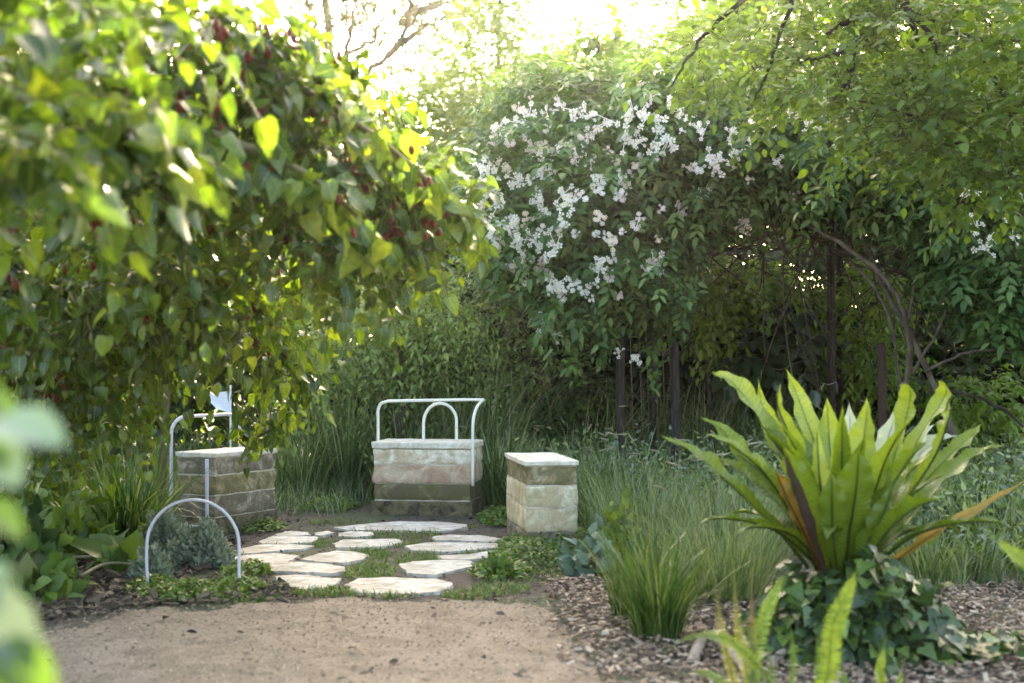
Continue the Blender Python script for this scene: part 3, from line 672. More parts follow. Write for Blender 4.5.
# berries
def berry_mesh():
    bm = bmesh.new(); bmesh.ops.create_icosphere(bm, subdivisions=2, radius=1)
    for v in bm.verts:
        c = v.co.normalized(); v.co = Vector((c.x*.0065, c.y*.0065, c.z*.013))*(1+.16*math.sin(c.x*9)*math.sin(c.z*10+c.y*7))
    m = bpy.data.meshes.new('berry'); bm.to_mesh(m); m.materials.append(M['berry']); return m
bm_ = berry_mesh()
allc = (np.concatenate([mid[0], low[0][:8]]), np.concatenate([mid[1], low[1][:8]]))
def berry_spots(n):
    ci = rng.choice(len(allc[0]), n); u = sphere_dirs(n, 1.6); p = allc[0][ci]+u*allc[1][ci]*rng.uniform(.8, 1.25, n)[:, None]; return p
bp = np.vstack([berry_spots(60)] + [spline(a, 80)[rng.integers(20, 80, 9)]+rng.normal(size=(9, 3))*.02-np.array([0, 0, .03]) for a in arches])
bp = bp[bp[:, 2] > .5][:100]
for i, p in enumerate(bp):
    b = bpy.data.objects.new('berry', bm_); link(b, mb); b.location = tuple(p-np.array(mb.location)); b.rotation_euler = (rng.normal()*.3, rng.normal()*.3, rng.random()*6); s = rng.uniform(1.0, 1.6); b.scale = (s, s, s)
bv = np.array([v.co[:] for v in bm_.vertices]); bf = np.array([p.vertices[:] for p in bm_.polygons])
g = Geo(); sp_ = np.repeat(berry_spots(420), 3, 0)
for p in sp_:
    if p[2] > .4: g.add(bv*rng.uniform(1.2, 2.0)+p+rng.normal(size=3)*.02, None, bf)
tag(g.obj('berries', M['berry'], mb), kind='stuff')

# ------------------------------------------------------------------ climbing rose over the pergola
rcl = clumps([(555, 150, 11.4, 75, 50, .9), (530, 215, 11.2, 50, 60, .8), (600, 225, 10.8, 80, 70, .9), (640, 150, 11.0, 100, 60, 1.0), (575, 295, 10.9, 40, 50, .6),
              (720, 150, 10.8, 95, 55, 1.0), (665, 235, 11.0, 35, 45, .5), (800, 150, 10.9, 95, 50, 1.0), (890, 160, 10.7, 90, 55, 1.0), (965, 225, 10.2, 60, 75, .9),
              (1015, 290, 10.0, 60, 60, .8), (635, 280, 10.8, 40, 40, .5), (560, 100, 11.8, 60, 24, .6), (700, 100, 11.4, 100, 34, .8), (925, 275, 10.5, 28, 36, .4), (1070, 200, 10.0, 80, 150, 1.)])
roof = clumps([(720, 150, 12.6, 220, 60, 1.4), (920, 160, 12.4, 190, 70, 1.4), (560, 190, 12.8, 70, 90, .9)])
def under(p):   # height of the canopy's underside along the pergola
    q = p[:, 0]/p[:, 1]*FPX+512
    z = 1+(HZ-np.interp(q, [480, 520, 560, 600, 690, 705, 740, 900, 920, 960, 1100], [270, 310, 375, 345, 320, 255, 240, 235, 300, 330, 390]))/FPX*11
    return z+.09*np.sin(p[:, 0]*9)+.07*np.sin(p[:, 0]*23+p[:, 1]*5)+rng.normal(size=len(p))*.05
rs = empty('climbing_rose', P(900, 440, 10.6)*np.array([1, 1, 0])); tag(rs, 'huge climbing rose with white flower clusters sprawling over posts on the right', 'rose')
lg, wd = Geo(), Geo()
shoots_cloud(rcl, 2700, .34, 5, .086, lg, wd, rho=(.5, 1.12), noise=.5, zmin=under)
sprays(rcl, 1500, .24, 7, .085, LANCE, lg, wd, .5, .4, (.3, .7), .3, wood_frac=.5, zmin=under)
sprays(roof, 2600, .28, 7, .09, LANCE, lg, wd, .4, .4, (.55, 1), .0, wood_frac=.3, wood_r=.003, outward=.4, zmin=under)
lg.obj('leaves', M['rose'], rs); tag(wd.obj('twigs', M['twig'], rs), kind='stuff')
# long hanging shoots
lg, wd = Geo(), Geo()
shoots = [(925, 140, 935, 250, 9.6), (780, 160, 790, 210, 10.2), (700, 210, 690, 300, 10.4), (745, 265, 770, 330, 11.2), (560, 330, 575, 372, 10.5), (640, 340, 655, 385, 10.7), (610, 330, 600, 360, 10.6), (540, 310, 535, 345, 10.7), (975, 270, 985, 330, 9.6),
          (850, 190, 860, 225, 10), (820, 180, 815, 225, 10.1)]
for a, b, c_, d_, dd in shoots:
    s = spline([P(a, b, dd+.2), P((a+c_)/2+6, (b+d_)/2-8, dd), P(c_, d_, dd-.1)], 12)
    tube(wd, s, np.linspace(.004, .0015, 12), 4)
    idx = np.repeat(np.arange(12), 6); pos = s[idx]+rng.normal(size=(len(idx), 3))*.03
    leaves(lg, pos, rng.normal(size=(len(idx), 3))*.7+np.array([0, 0, -.5]), np.array([0, -.5, .9])+rng.normal(size=(len(idx), 3))*.3, rng.uniform(.05, .095, len(idx)), LANCE, rng.uniform(.5, 1, len(idx)))
lg.obj('shoot_leaves', M['rose'], rs)
# trunks and dark inner canes
def cane(pts, r0, r1, name, parent, mat, n=30, jit=.0):
    s = spline(pts, n); s = s+rng.normal(size=s.shape)*jit; g = Geo(); tube(g, s, np.linspace(r0, r1, n)*(1+.12*np.sin(np.arange(n)*1.3)), 8); return g.obj(name, mat, parent)
cane([P(896, 430, 10.4), P(903, 400, 10.4), P(909, 360, 10.3), P(906, 320, 10.2), P(890, 285, 10.2), P(862, 258, 10.3), P(820, 232, 10.4), P(770, 205, 10.5)], .024, .012, 'stem', rs, M['vinebark'], 40, .004)
cane([P(900, 425, 10.5), P(898, 370, 10.5), P(889, 318, 10.4), P(872, 284, 10.4), P(850, 262, 10.5)], .014, .009, 'stem', rs, M['vinebark'], 30, .004)
cane([P(955, 440, 10.2), P(940, 400, 10.2), P(920, 355, 10.25), P(905, 325, 10.3), P(880, 280, 10.5), P(860, 230, 10.8)], .028, .014, 'stem', rs, M['vinebark'], 30, .004)
cane([P(912, 375, 10.3), P(925, 352, 10.2), P(938, 330, 10.1), P(950, 300, 10.0)], .013, .007, 'stem', rs, M['vinebark'], 16, .003)
cane([P(925, 372, 10.2), P(960, 355, 10.0), P(1000, 350, 9.8), P(1040, 365, 9.7)], .013, .007, 'stem', rs, M['vinebark'], 16, .004)
cane([P(908, 325, 10.3), P(915, 280, 10.2), P(921, 240, 10.1), P(918, 200, 10.1)], .012, .006, 'stem', rs, M['vinebark'], 16, .003)
cane([P(930, 390, 10.6), P(985, 400, 10.5), P(1030, 430, 10.2), P(1060, 450, 10)], .016, .01, 'stem', rs, M['bark'], 16, .006)
g = Geo()
for i in range(70):
    px = rng.uniform(690, 1000); d0 = rng.uniform(10.8, 12.6)
    a = P(px, rng.uniform(200, 260), d0); b = P(px+rng.normal()*70, rng.uniform(300, 440), d0+rng.normal()*.3); m_ = (a+b)/2+rng.normal(size=3)*.2
    tube(g, spline([a, m_, b], 8), np.linspace(.006, .004, 8), 4, cap=False)
for i in range(160):
    px = rng.uniform(620, 1020); a = P(px, rng.uniform(190, 260), rng.uniform(10.8, 12.8)); b = a+np.array([rng.normal()*.8, rng.normal()*.4, rng.normal()*.18])
    tube(g, spline([a, (a+b)/2+rng.normal(size=3)*.1, b], 8), np.linspace(.009, .004, 8), 4, cap=False)
tag(g.obj('inner_canes', M['bark'], rs), kind='stuff')
# flower clusters
def flower_mesh(seed):
    r = np.random.default_rng(seed); g = Geo(); n = r.integers(5, 10)
    for k in range(n):
        c = r.normal(size=3)*np.array([.045, .015, .045]); nrm = norm(np.array([0, -1., .35])+r.normal(size=3)*.35)
        a = norm(np.cross(nrm, [0, 0, 1.])); b = np.cross(nrm, a); R_ = r.uniform(.022, .032); vs_ = []; A = []
        f3, f4 = [], []
        for p in range(5):
            t0 = p*2*math.pi/5+r.random()*.3
            bse = len(vs_)
            for (rr, dt, h) in ((.15, 0, 0), (.75, -.5, .25), (1.0, -.22, .2), (1.02, .22, .22), (.75, .5, .25)):
                vs_.append(c+R_*(rr*(math.cos(t0+dt)*a+math.sin(t0+dt)*b)+h*nrm)); A.append((0, 0, .3))
            f3 += [(bse, bse+1, bse+2), (bse, bse+2, bse+3), (bse, bse+3, bse+4)]
        bse = len(vs_)
        for q_ in range(6): vs_.append(c+R_*(.22*(math.cos(q_*1.047)*a+math.sin(q_*1.047)*b)+.12*nrm)); A.append((0, 0, 1))
        vs_.append(c+R_*.22*nrm); A.append((0, 0, 1))
        f3 += [(bse+6, bse+q_, bse+(q_+1) % 6) for q_ in range(6)]
        g.add(np.array(vs_), None, f3, A)
        tube(g, [np.array([0, .03, 0.]), c], .0035, 4, .5)
    return g
fm = []
for s_ in range(7):
    o = flower_mesh(s_).obj('flower_cluster', M['petal'], None); fm.append(o.data); bpy.data.objects.remove(o)
spots = [(690,118),(697,126),(668,104),(650,98),(704,132),(712,162),(717,165),(705,190),(700,198),(747,222),(650,265),(655,262),(560,195),(572,200),(545,213),(500,128),(512,145),(486,158),(492,180),(484,212),
 (496,205),(530,145),(568,147),(576,150),(600,185),(625,138),(640,143),(660,150),(630,108),(520,262),(528,285),(545,325),(553,335),(560,152),(786,112),(812,126),(822,120),(990,236),(978,226),(1008,212),(1000,196),
 (505,225),(515,240),(495,240),(540,170),(590,160),(608,120),(590,118),(575,110),(560,105),(545,112),(530,118),(518,122),(505,135),(492,142),(480,170),(482,190),(500,165),(520,180),(535,240),(510,270),(548,290),(620,352),(636,360),
 (660,70),(675,85),(702,40),(640,80),(625,90),(735,150),(648,118),(658,122),(682,110),(600,268),(540,205),(1015,235),(985,250),(620,175),(585,140),(668,138),(1016,190),(970,190)]
spots = spots+[(rng.uniform(478, 560), rng.uniform(110, 300)) for _ in range(16)]
spots = spots[:99]
for k, (a, b) in enumerate(spots):
    p = surf(a, b, rcl)
    if p is None: p = P(a, b, 10.7)
    o = bpy.data.objects.new('flower_cluster', fm[k % 7]); link(o, rs); o.location = tuple(p+(np.array([0, 0, CAMH])-p)/np.linalg.norm(p)*(.42+.16*rng.random())-np.array(rs.location)); o.rotation_euler = (rng.normal()*.2, rng.random()*6, rng.normal()*.4); s = rng.uniform(.45, 1.0); o.scale = (s, s, s)

gs = Geo()
fv = [(np.array([v.co[:] for v in m_.vertices]), [p_.vertices[:] for p_ in m_.polygons]) for m_ in fm[:3]]
for k in range(140):
    a = rng.uniform(480, 640) if k % 3 else rng.uniform(600, 860); b = rng.uniform(95, 300) if k % 3 else rng.uniform(70, 240)
    p = surf(a, b, rcl)
    if p is None: continue
    p = p+(np.array([0, 0, CAMH])-p)/np.linalg.norm(p)*(.30+.25*rng.random()); v, f = fv[k % 3]; th = rng.random()*6; q = v.copy()*rng.uniform(.3, .6)
    q = np.stack([q[:, 0]*math.cos(th)-q[:, 2]*math.sin(th), q[:, 1], q[:, 0]*math.sin(th)+q[:, 2]*math.cos(th)], -1)+p
    A = np.zeros((len(q), 3)); A[:, 2] = rng.choice([.3, .3, .93])
    gs.add(q, [x for x in f if len(x) == 4], [x for x in f if len(x) == 3], A)
tag(gs.obj('small_blooms', M['petal'], rs), kind='stuff')
# pergola posts and wires
def post(name, label, px, ytop, d, w, mat, group='timber posts under the climbing rose'):
    g = Geo(); b = P(px, 400, d)*np.array([1, 1, 0]); zt = P(px, ytop, d)[2]
    tube(g, [b-np.array([0, 0, .1]), b+np.array([.004, 0, zt*.5]), b+np.array([-.004, 0, zt-.01]), b+np.array([-.004, 0, zt])], [w, w, w*.97, w*.85], 9)
    tag(g.obj(name, mat, origin=b), label, 'post', group)
post('timber_post', 'dark weathered post left of the trellis wires, its top lost in rose leaves', 620, 200, 10.9, .036, M['post'])
post('timber_post', 'thin brown post in the middle of the trellis wires', 652, 210, 11.6, .030, M['post'])
post('timber_post', 'flat-topped dark post right of the trellis wires', 675, 342, 11.0, .036, M['post'])
post('timber_post', 'tall black post behind the fern, left one of the close pair', 831, 190, 11.8, .034, M['post'])
post('timber_post', 'tall black post behind the fern, right one of the close pair', 840, 190, 12.2, .034, M['post'])
post('timber_post', 'short reddish post with a flat top behind the fern fronds', 882, 343, 10.6, .034, M['redpost'])
tr = empty('wire_trellis', P(650, 400, 11.3)*np.array([1, 1, 0])); tag(tr, 'rusty wire trellis between the two dark posts under the rose', 'trellis')
for px in (632, 641, 648, 657, 664, 671):
    g = Geo(); d_ = 11.3+.1*math.sin(px); tube(g, [P(px, 240, d_), P(px-2, 330, d_), P(px+3, 445, d_)*np.array([1, 1, 0])], .0045, 5); g.obj('wire', M['wire'], tr)
for py in (300, 350, 395):
    g = Geo(); tube(g, [P(625, py, 11.3), P(650, py+2, 11.3), P(675, py, 11.3)], .003, 5); g.obj('wire', M['wire'], tr)

# ------------------------------------------------------------------ tree overhanging from the right
ov = empty('overhanging_tree', (4.4, 8.2, 0)); tag(ov, 'light green tree reaching in over the top right corner with dark bare twigs', 'tree')
lim = [[(4.4, 8.2, -.1), (4.35, 8.2, 1.5), (4.1, 8.1, 3.0), (3.3, 7.8, 4.0)],
       [(4.1, 8.1, 3.0), P(1000, 40, 7.8), P(930, 20, 7.7), P(870, -10, 7.6), P(800, -40, 7.6)],
       [(4.1, 8.1, 3.0), P(1000, 140, 7.4), P(930, 120, 7.3), P(860, 100, 7.3)],
       [(3.3, 7.8, 4.0), P(900, -30, 7.6), P(860, 40, 7.4), P(850, 90, 7.3)],
       [(3.3, 7.8, 4.0), P(830, -50, 7.8), P(790, 10, 7.6), P(770, 65, 7.6), P(755, 100, 7.6)],
       [P(895, -10, 7.6), P(915, 30, 7.4), P(925, 64, 7.3)], [P(900, 0, 7.6), P(930, 35, 7.4), P(942, 62, 7.3)],
       [P(830, -50, 7.8), P(770, -20, 7.8), P(720, 20, 7.8), P(690, 55, 7.8), P(672, 85, 7.8)],
       [P(878, 5, 7.5), P(840, 25, 7.5), P(812, 45, 7.5)], [P(868, 40, 7.4), P(830, 55, 7.4), P(800, 62, 7.4)], [P(850, 60, 7.4), P(848, 80, 7.4), P(832, 100, 7.4)], [P(980, 60, 7.6), P(1010, 110, 7.4), P(995, 150, 7.3)]]
for i, a in enumerate(lim):
    g = Geo(); tube(g, spline(a, 24)+rng.normal(size=(24, 3))*.006, np.linspace(.11, .05, 24) if i == 0 else np.linspace(.020, .005, 24), 7); g.obj('trunk' if i == 0 else 'branch', M['darktwig'], ov)
ocl = clumps([(980, 30, 7.6, 90, 50, .7), (900, 60, 7.4, 80, 45, .6), (820, 50, 7.7, 75, 45, .6), (930, 120, 7.2, 80, 40, .5), (990, 130, 7.0, 70, 50, .5), (745, 60, 8.0, 50, 50, .5),
              (870, 125, 7.3, 60, 25, .4), (960, 165, 7.0, 60, 22, .4), (1010, 175, 6.9, 50, 30, .4), (1030, 40, 6.5, 60, 80, .5), (700, 45, 8.4, 40, 40, .5), (900, -20, 7.8, 200, 45, .9)])
lg, wd = Geo(), Geo()
sprays(ocl, 1400, .26, 8, .062, OVAL, lg, wd, .15, .12, (.2, 1), .2, wood_frac=.5, wood_r=.0025, outward=.1, noise=.65)
lg.obj('leaves', M['maple'], ov); tag(wd.obj('twigs', M['darktwig'], ov), kind='stuff')

# ------------------------------------------------------------------ background trees and hedges
def bush(name, label, cat, lst, n, tw, k, size, tpl, mat, trunk=None, group=None, wood='twig', wf=.06, zmin=.03, **kw):
    cl = clumps(lst); base = cl[0][0]*np.array([1, 1, 0]) if trunk is None else np.array(trunk)
    r = empty(name, base); tag(r, label, cat, group); lg, wd = Geo(), Geo()
    kw.setdefault('rho', (.45, 1)); kw.setdefault('droop', .4); kw.setdefault('hang', .3); kw.setdefault('front', .4)
    sprays(cl, n, tw, k, size, tpl, lg, wd, wood_frac=wf, zmin=zmin, **kw)
    lg.obj('crown', M[mat], r)
    g = Geo(); c, rr = cl
    big = rr.max()
    r0 = min(.14, .03+.05*big)
    topi = int(np.argmax(c[:, 2]))
    tk = spline([base-np.array([0, 0, .1]), base*.6+c[topi]*.4, c[topi]], 14)
    tube(g, tk, np.linspace(r0, r0*.35, 14), 8)
    for i in range(len(c)):
        if i == topi: continue
        st = tk[4+i % 5]
        tube(g, spline([st, (st+c[i])/2+rng.normal(size=3)*.05*big, c[i]], 10), np.linspace(r0*.5, r0*.15, 10), 6)
    g.obj('trunk', M['bark'], r)
    if wd.n: tag(wd.obj('twigs', M[wood], r), kind='stuff')
    return r
G_BG = 'trees and shrubs behind the court'
# pale gum with bare forks far behind
gt = empty('gum_tree', P(335, 300, 30)*np.array([1, 1, 0])); tag(gt, 'tall gum tree with bare forking limbs far behind against the white sky', 'tree', G_BG)
gl = [[P(335, 365+1422/30, 30), P(338, 250, 30), P(335, 120, 30), P(330, 40, 30), P(318, -40, 30)],
      [P(335, 120, 30), P(365, 80, 30), P(400, 40, 30), P(420, 0, 30), P(430, -60, 30)], [P(330, 60, 30), P(312, 20, 30), P(300, -30, 30)],
      [P(385, 55, 30), P(420, 30, 30), P(450, 15, 30), P(480, 10, 30)], [P(415, 10, 30), P(440, 5, 30), P(470, -10, 30)], [P(335, 90, 30), P(350, 40, 30), P(355, -10, 30)], [P(405, 25, 30), P(410, 5, 29.5), P(395, -20, 29)],
      [P(332, 70, 30), P(345, 55, 30), P(372, 40, 29.6), P(385, 10, 29.5)]]
for i, a in enumerate(gl):
    g = Geo(); tube(g, spline(a, 20)+rng.normal(size=(20, 3))*.03, np.linspace(.17, .07, 20) if i == 0 else np.linspace(.085, .02, 20), 8); g.obj('trunk' if i == 0 else 'branch', M['gumbark'], gt)
lg, wd = Geo(), Geo()
sprays(clumps([(330, -10, 30, 60, 35, 1.5), (400, 0, 30, 50, 25, 1.5), (440, 20, 30, 45, 12, 1), (470, -10, 30, 50, 20, 1.2), (385, 55, 30, 35, 18, 1), (440, 55, 30, 30, 14, 1), (310, 30, 30, 20, 14, .8), (420, 85, 30, 40, 20, 1)]),
       750, .5, 6, .14, RHOMB, lg, wd, .6, .8, (.2, 1), 0, wood_frac=.6, wood_r=.012)
lg.obj('crown', M['gum'], gt); tag(wd.obj('twigs', M['gumbark'], gt), kind='stuff')
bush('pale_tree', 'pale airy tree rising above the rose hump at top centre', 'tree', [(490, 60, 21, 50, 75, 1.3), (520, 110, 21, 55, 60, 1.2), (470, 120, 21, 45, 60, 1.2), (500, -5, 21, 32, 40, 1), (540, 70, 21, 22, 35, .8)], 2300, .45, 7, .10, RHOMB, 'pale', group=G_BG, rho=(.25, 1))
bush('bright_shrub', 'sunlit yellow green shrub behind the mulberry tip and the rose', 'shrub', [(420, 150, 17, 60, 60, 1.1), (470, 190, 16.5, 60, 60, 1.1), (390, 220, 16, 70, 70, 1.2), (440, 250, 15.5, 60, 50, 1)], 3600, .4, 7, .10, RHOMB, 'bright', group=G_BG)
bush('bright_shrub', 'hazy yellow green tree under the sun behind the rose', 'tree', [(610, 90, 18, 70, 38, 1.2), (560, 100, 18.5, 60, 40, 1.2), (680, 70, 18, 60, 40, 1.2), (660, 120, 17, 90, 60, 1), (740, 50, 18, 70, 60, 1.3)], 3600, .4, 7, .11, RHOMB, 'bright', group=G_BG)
bush('wispy_sapling', 'wispy sapling with a few leaves standing up against the sky left of the sun', 'tree', [(598, 35, 13.5, 28, 14, .3), (585, 42, 13.5, 14, 14, .2), (612, 48, 13.5, 26, 12, .3), (590, 60, 13.5, 26, 14, .3)], 60, .25, 5, .10, OVAL, 'bright', group=G_BG, wf=1., hang=.9)
bush('evergreen_tree', 'dark evergreen tree behind the right end of the rose', 'tree', [(830, 20, 19, 130, 90, 2.2), (960, 20, 18, 130, 110, 2), (1050, 150, 17, 110, 160, 2), (900, 180, 17.5, 180, 120, 1.6)], 5200, .5, 7, .15, RHOMB, 'hedge', group=G_BG)
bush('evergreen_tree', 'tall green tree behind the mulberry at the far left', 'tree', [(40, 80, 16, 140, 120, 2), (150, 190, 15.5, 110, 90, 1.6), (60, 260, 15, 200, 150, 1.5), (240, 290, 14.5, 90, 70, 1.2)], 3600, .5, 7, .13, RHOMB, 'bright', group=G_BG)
# dark hedges closing the view
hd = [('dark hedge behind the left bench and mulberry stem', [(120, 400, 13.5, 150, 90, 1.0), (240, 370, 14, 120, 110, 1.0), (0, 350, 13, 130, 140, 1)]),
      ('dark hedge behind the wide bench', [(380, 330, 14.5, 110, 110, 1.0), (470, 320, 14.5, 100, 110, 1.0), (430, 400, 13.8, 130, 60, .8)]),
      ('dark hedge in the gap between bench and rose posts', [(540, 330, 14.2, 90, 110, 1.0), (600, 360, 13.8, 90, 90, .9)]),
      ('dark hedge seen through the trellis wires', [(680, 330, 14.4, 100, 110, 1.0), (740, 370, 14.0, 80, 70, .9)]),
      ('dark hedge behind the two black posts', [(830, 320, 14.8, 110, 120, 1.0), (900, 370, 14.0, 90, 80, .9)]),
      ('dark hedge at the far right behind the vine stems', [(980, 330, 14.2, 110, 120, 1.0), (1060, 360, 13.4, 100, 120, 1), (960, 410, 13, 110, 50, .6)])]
for lab, ls in hd: bush('hedge', lab, 'hedge', ls, 2700, .35, 7, .115, RHOMB, 'hedgeshade' if 'gap' in lab or 'trellis' in lab else 'hedge', group='dark hedges behind the court', rho=(.6, 1), front=.8)  # gap and trellis hedges get the leaf with shade painted in
bush('leafy_shrub', 'bright green leafy shrub glimpsed through the shade left of the black posts', 'shrub', [(705, 300, 12.0, 45, 28, .35), (765, 300, 12.2, 40, 22, .3), (725, 335, 12.1, 26, 22, .3), (740, 280, 12.3, 40, 18, .3)], 700, .25, 7, .085, LANCE, 'sunny', group=G_BG)
bush('leafy_shrub', 'bright green leafy shrub glimpsed through the shade right of the black posts', 'shrub', [(865, 310, 12.2, 36, 40, .35), (800, 320, 12.4, 26, 36, .3), (985, 400, 11.6, 50, 24, .3), (870, 370, 12.3, 36, 30, .3)], 700, .25, 7, .08, LANCE, 'sunny', group=G_BG)
bush('glossy_shrub', 'dark shrub with broad shiny leaves between trellis and black posts', 'shrub', [(765, 355, 12.0, 34, 34, .35), (785, 330, 12.2, 25, 25, .3)], 170, .22, 5, .16, OVAL, 'glossy', group=G_BG)
bush('fine_shrub', 'fine grey green twiggy shrub behind the wide bench', 'shrub', [(370, 350, 11.6, 60, 60, .5), (420, 330, 11.8, 50, 50, .45), (340, 390, 11.2, 50, 45, .4), (440, 380, 11.5, 50, 40, .4)], 1500, .42, 10, .045, LANCE, 'fine', group=G_BG, rho=(.2, 1), wf=.12)
bush('fine_shrub', 'twiggy leafy shrub in front of the dark trunk left of the rose', 'shrub', [(500, 330, 12.0, 30, 40, .35), (465, 300, 12.2, 30, 35, .35), (520, 375, 11.8, 40, 26, .3)], 420, .25, 7, .06, LANCE, 'fine', group=G_BG, rho=(.2, 1), wf=.12)
bush('airy_shrub', 'pale airy shrub with light leaf tips above the back rail of the wide bench', 'shrub', [(400, 300, 11.0, 45, 30, .35), (360, 330, 11.0, 45, 40, .35), (435, 320, 11.1, 40, 34, .3)], 420, .34, 10, .055, LANCE, 'airy', group=G_BG, rho=(.1, 1.1), droop=.8, wf=.2)
bush('flower_shrub', 'small dark shrub with a few white blooms left of the trellis', 'shrub', [(578, 400, 11.6, 34, 26, .3), (560, 420, 11.4, 24, 18, .25)], 320, .18, 6, .055, OVAL, 'hedge', group=G_BG)
dt = empty('dead_trunk', P(560, 445, 12.9)*np.array([1, 1, 0])); tag(dt, 'thick dark leaning trunk in the shade between bench and rose', 'trunk')
g = Geo(); tube(g, spline([P(575, 450, 12.9), P(545, 380, 12.9), P(510, 310, 12.8), P(480, 262, 12.7), P(450, 225, 12.7)], 24)+rng.normal(size=(24, 3))*.008, np.linspace(.17, .12, 24), 12); g.obj('bole', M['bark'], dt)
g = Geo(); tube(g, spline([P(500, 400, 12.8), P(512, 340, 12.7), P(530, 290, 12.7), P(560, 250, 12.7)], 20), np.linspace(.10, .06, 20), 10); g.obj('limb', M['bark'], dt)

# ------------------------------------------------------------------ grasses
def blades(geo, base, h, lean, width, droop, seg=5, rnd=None, az_=None):
    n = len(base); az_ = rng.random(n)*2*math.pi if az_ is None else az_
    dirv = np.stack([np.cos(az_), np.sin(az_), np.zeros(n)], -1); t = np.linspace(0, 1, seg+1)
    th = (lean*rng.uniform(.3, 1.3, n))[:, None]+(droop*rng.uniform(.4, 1.3, n))[:, None]*t[None]**1.5
    ds = (h/seg)[:, None]*np.ones_like(th)
    hx = np.cumsum(np.sin(th)*ds, 1)-np.sin(th[:, :1])*ds[:, :1]; hz_ = np.cumsum(np.cos(th)*ds, 1)-np.cos(th[:, :1])*ds[:, :1]
    ctr = base[:, None, :]+dirv[:, None, :]*hx[:, :, None]+np.array([0, 0, 1.])*hz_[:, :, None]
    tw = rng.random(n)*math.pi; fa = az_+math.pi/2+rng.normal(size=n)*.5
    sd_ = np.stack([np.cos(fa), np.sin(fa), np.zeros(n)], -1)
    w = (width*rng.uniform(.6, 1.2, n))[:, None]*np.clip(1.05-t[None]**2.2, .06, 1)*np.clip(t[None]*4+.5, 0, 1)*.5
    L = ctr-sd_[:, None, :]*w[:, :, None]; Rr = ctr+sd_[:, None, :]*w[:, :, None]
    V = np.stack([L, Rr], 2); m = (seg+1)*2
    f = np.array([(2*i, 2*i+1, 2*i+3, 2*i+2) for i in range(seg)])
    A = np.zeros((n, seg+1, 2, 3)); A[..., 0, 0] = -1; A[..., 1, 0] = 1; A[..., 1] = t[None, :, None]
    A[..., 2] = (rng.random(n) if rnd is None else rnd)[:, None, None]
    geo.add(V, f[None]+(np.arange(n)*m)[:, None, None], None, A); return ctr[:, -1]
def disc(c, r, n):
    a = rng.random(n)*6.283; q = np.sqrt(rng.random(n))*r
    return np.stack([c[0]+np.cos(a)*q, c[1]+np.sin(a)*q, np.zeros(n)], -1)
def clump(name, label, px, py, h, r, n, width, lean, droop, mat, group='grass clumps among the beds', d=None, cat='grass clump', seeds=0):
    c = G(px, py) if d is None else P(px, 400, d)*np.array([1, 1, 0])
    root = empty(name, c); tag(root, label, cat, group)
    g = Geo(); b = disc(c, r, n)
    dv = b[:, :2]-c[:2]; az_ = np.arctan2(dv[:, 1], dv[:, 0])+rng.normal(size=n)*.7
    blades(g, b, h*rng.uniform(.4, 1.12, n), lean*rng.uniform(.4, 1.8, n), width, droop*rng.uniform(.4, 1.8, n), 6, az_=az_); g.obj('blades', M[mat], root)
    if seeds:
        g = Geo(); b = disc(c, r, seeds); tips = blades(g, b, h*rng.uniform(1.0, 1.3, seeds), lean*.8, .004, droop*.5, 6)
        for t_ in tips:
            v = norm(rng.normal(size=3)*.3+np.array([0, 0, -.3])+np.array([rng.normal()*.6, 0, .3]))
            tube(g, [t_, t_+v*.03, t_+v*.07], [.002, .0050, .0015], 5, rng.random())
        g.obj('seed_heads', M['straw'], root)
    return root
clump('reed_clump', 'dark green upright reed clump at the front beside the wood chips', 658, 640, .47, .085, 430, .0055, .22, .7, 'reed')
clump('reed_clump', 'smaller green reed tuft touching the left side of the dark reed clump', 632, 618, .38, .08, 230, .006, .13, .5, 'reed')
clump('wispy_grass', 'wispy grey green grass between the reeds and the nest fern', 722, 600, .55, .20, 1000, .0032, .35, .8, 'grass', seeds=8)
clump('wispy_grass', 'wispy grey grass behind the left fern fronds', 745, 560, .55, .22, 900, .0034, .3, .8, 'grass', seeds=10)
clump('wispy_grass', 'fine grass right of the white topped stool, behind the reeds', 650, 560, .55, .25, 900, .004, .25, .7, 'grass', seeds=10)
clump('wispy_grass', 'tufted grass growing against the right face of the stool', 600, 530, .42, .16, 420, .005, .25, .8, 'grass')
clump('strap_grass', 'tall strappy grass clump left of the wide bench', 345, 497, 1.0, .12, 120, .016, .16, .7, 'grass', seeds=5)
clump('strap_grass', 'green strappy grass right behind the wide bench corner', 497, 505, .72, .12, 140, .012, .16, .7, 'grass', seeds=4)
clump('strap_grass', 'arching grass seen through the back rail of the wide bench', 425, 490, .75, .35, 320, .013, .3, 1.1, 'grass', seeds=14)
clump('strap_grass', 'bright strappy grass clump behind the white hoop', 128, 545, .62, .16, 320, .013, .25, .9, 'reed')
clump('strap_grass', 'soft grass left of the left bench', 146, 545, .38, .12, 200, .010, .3, .9, 'grass')
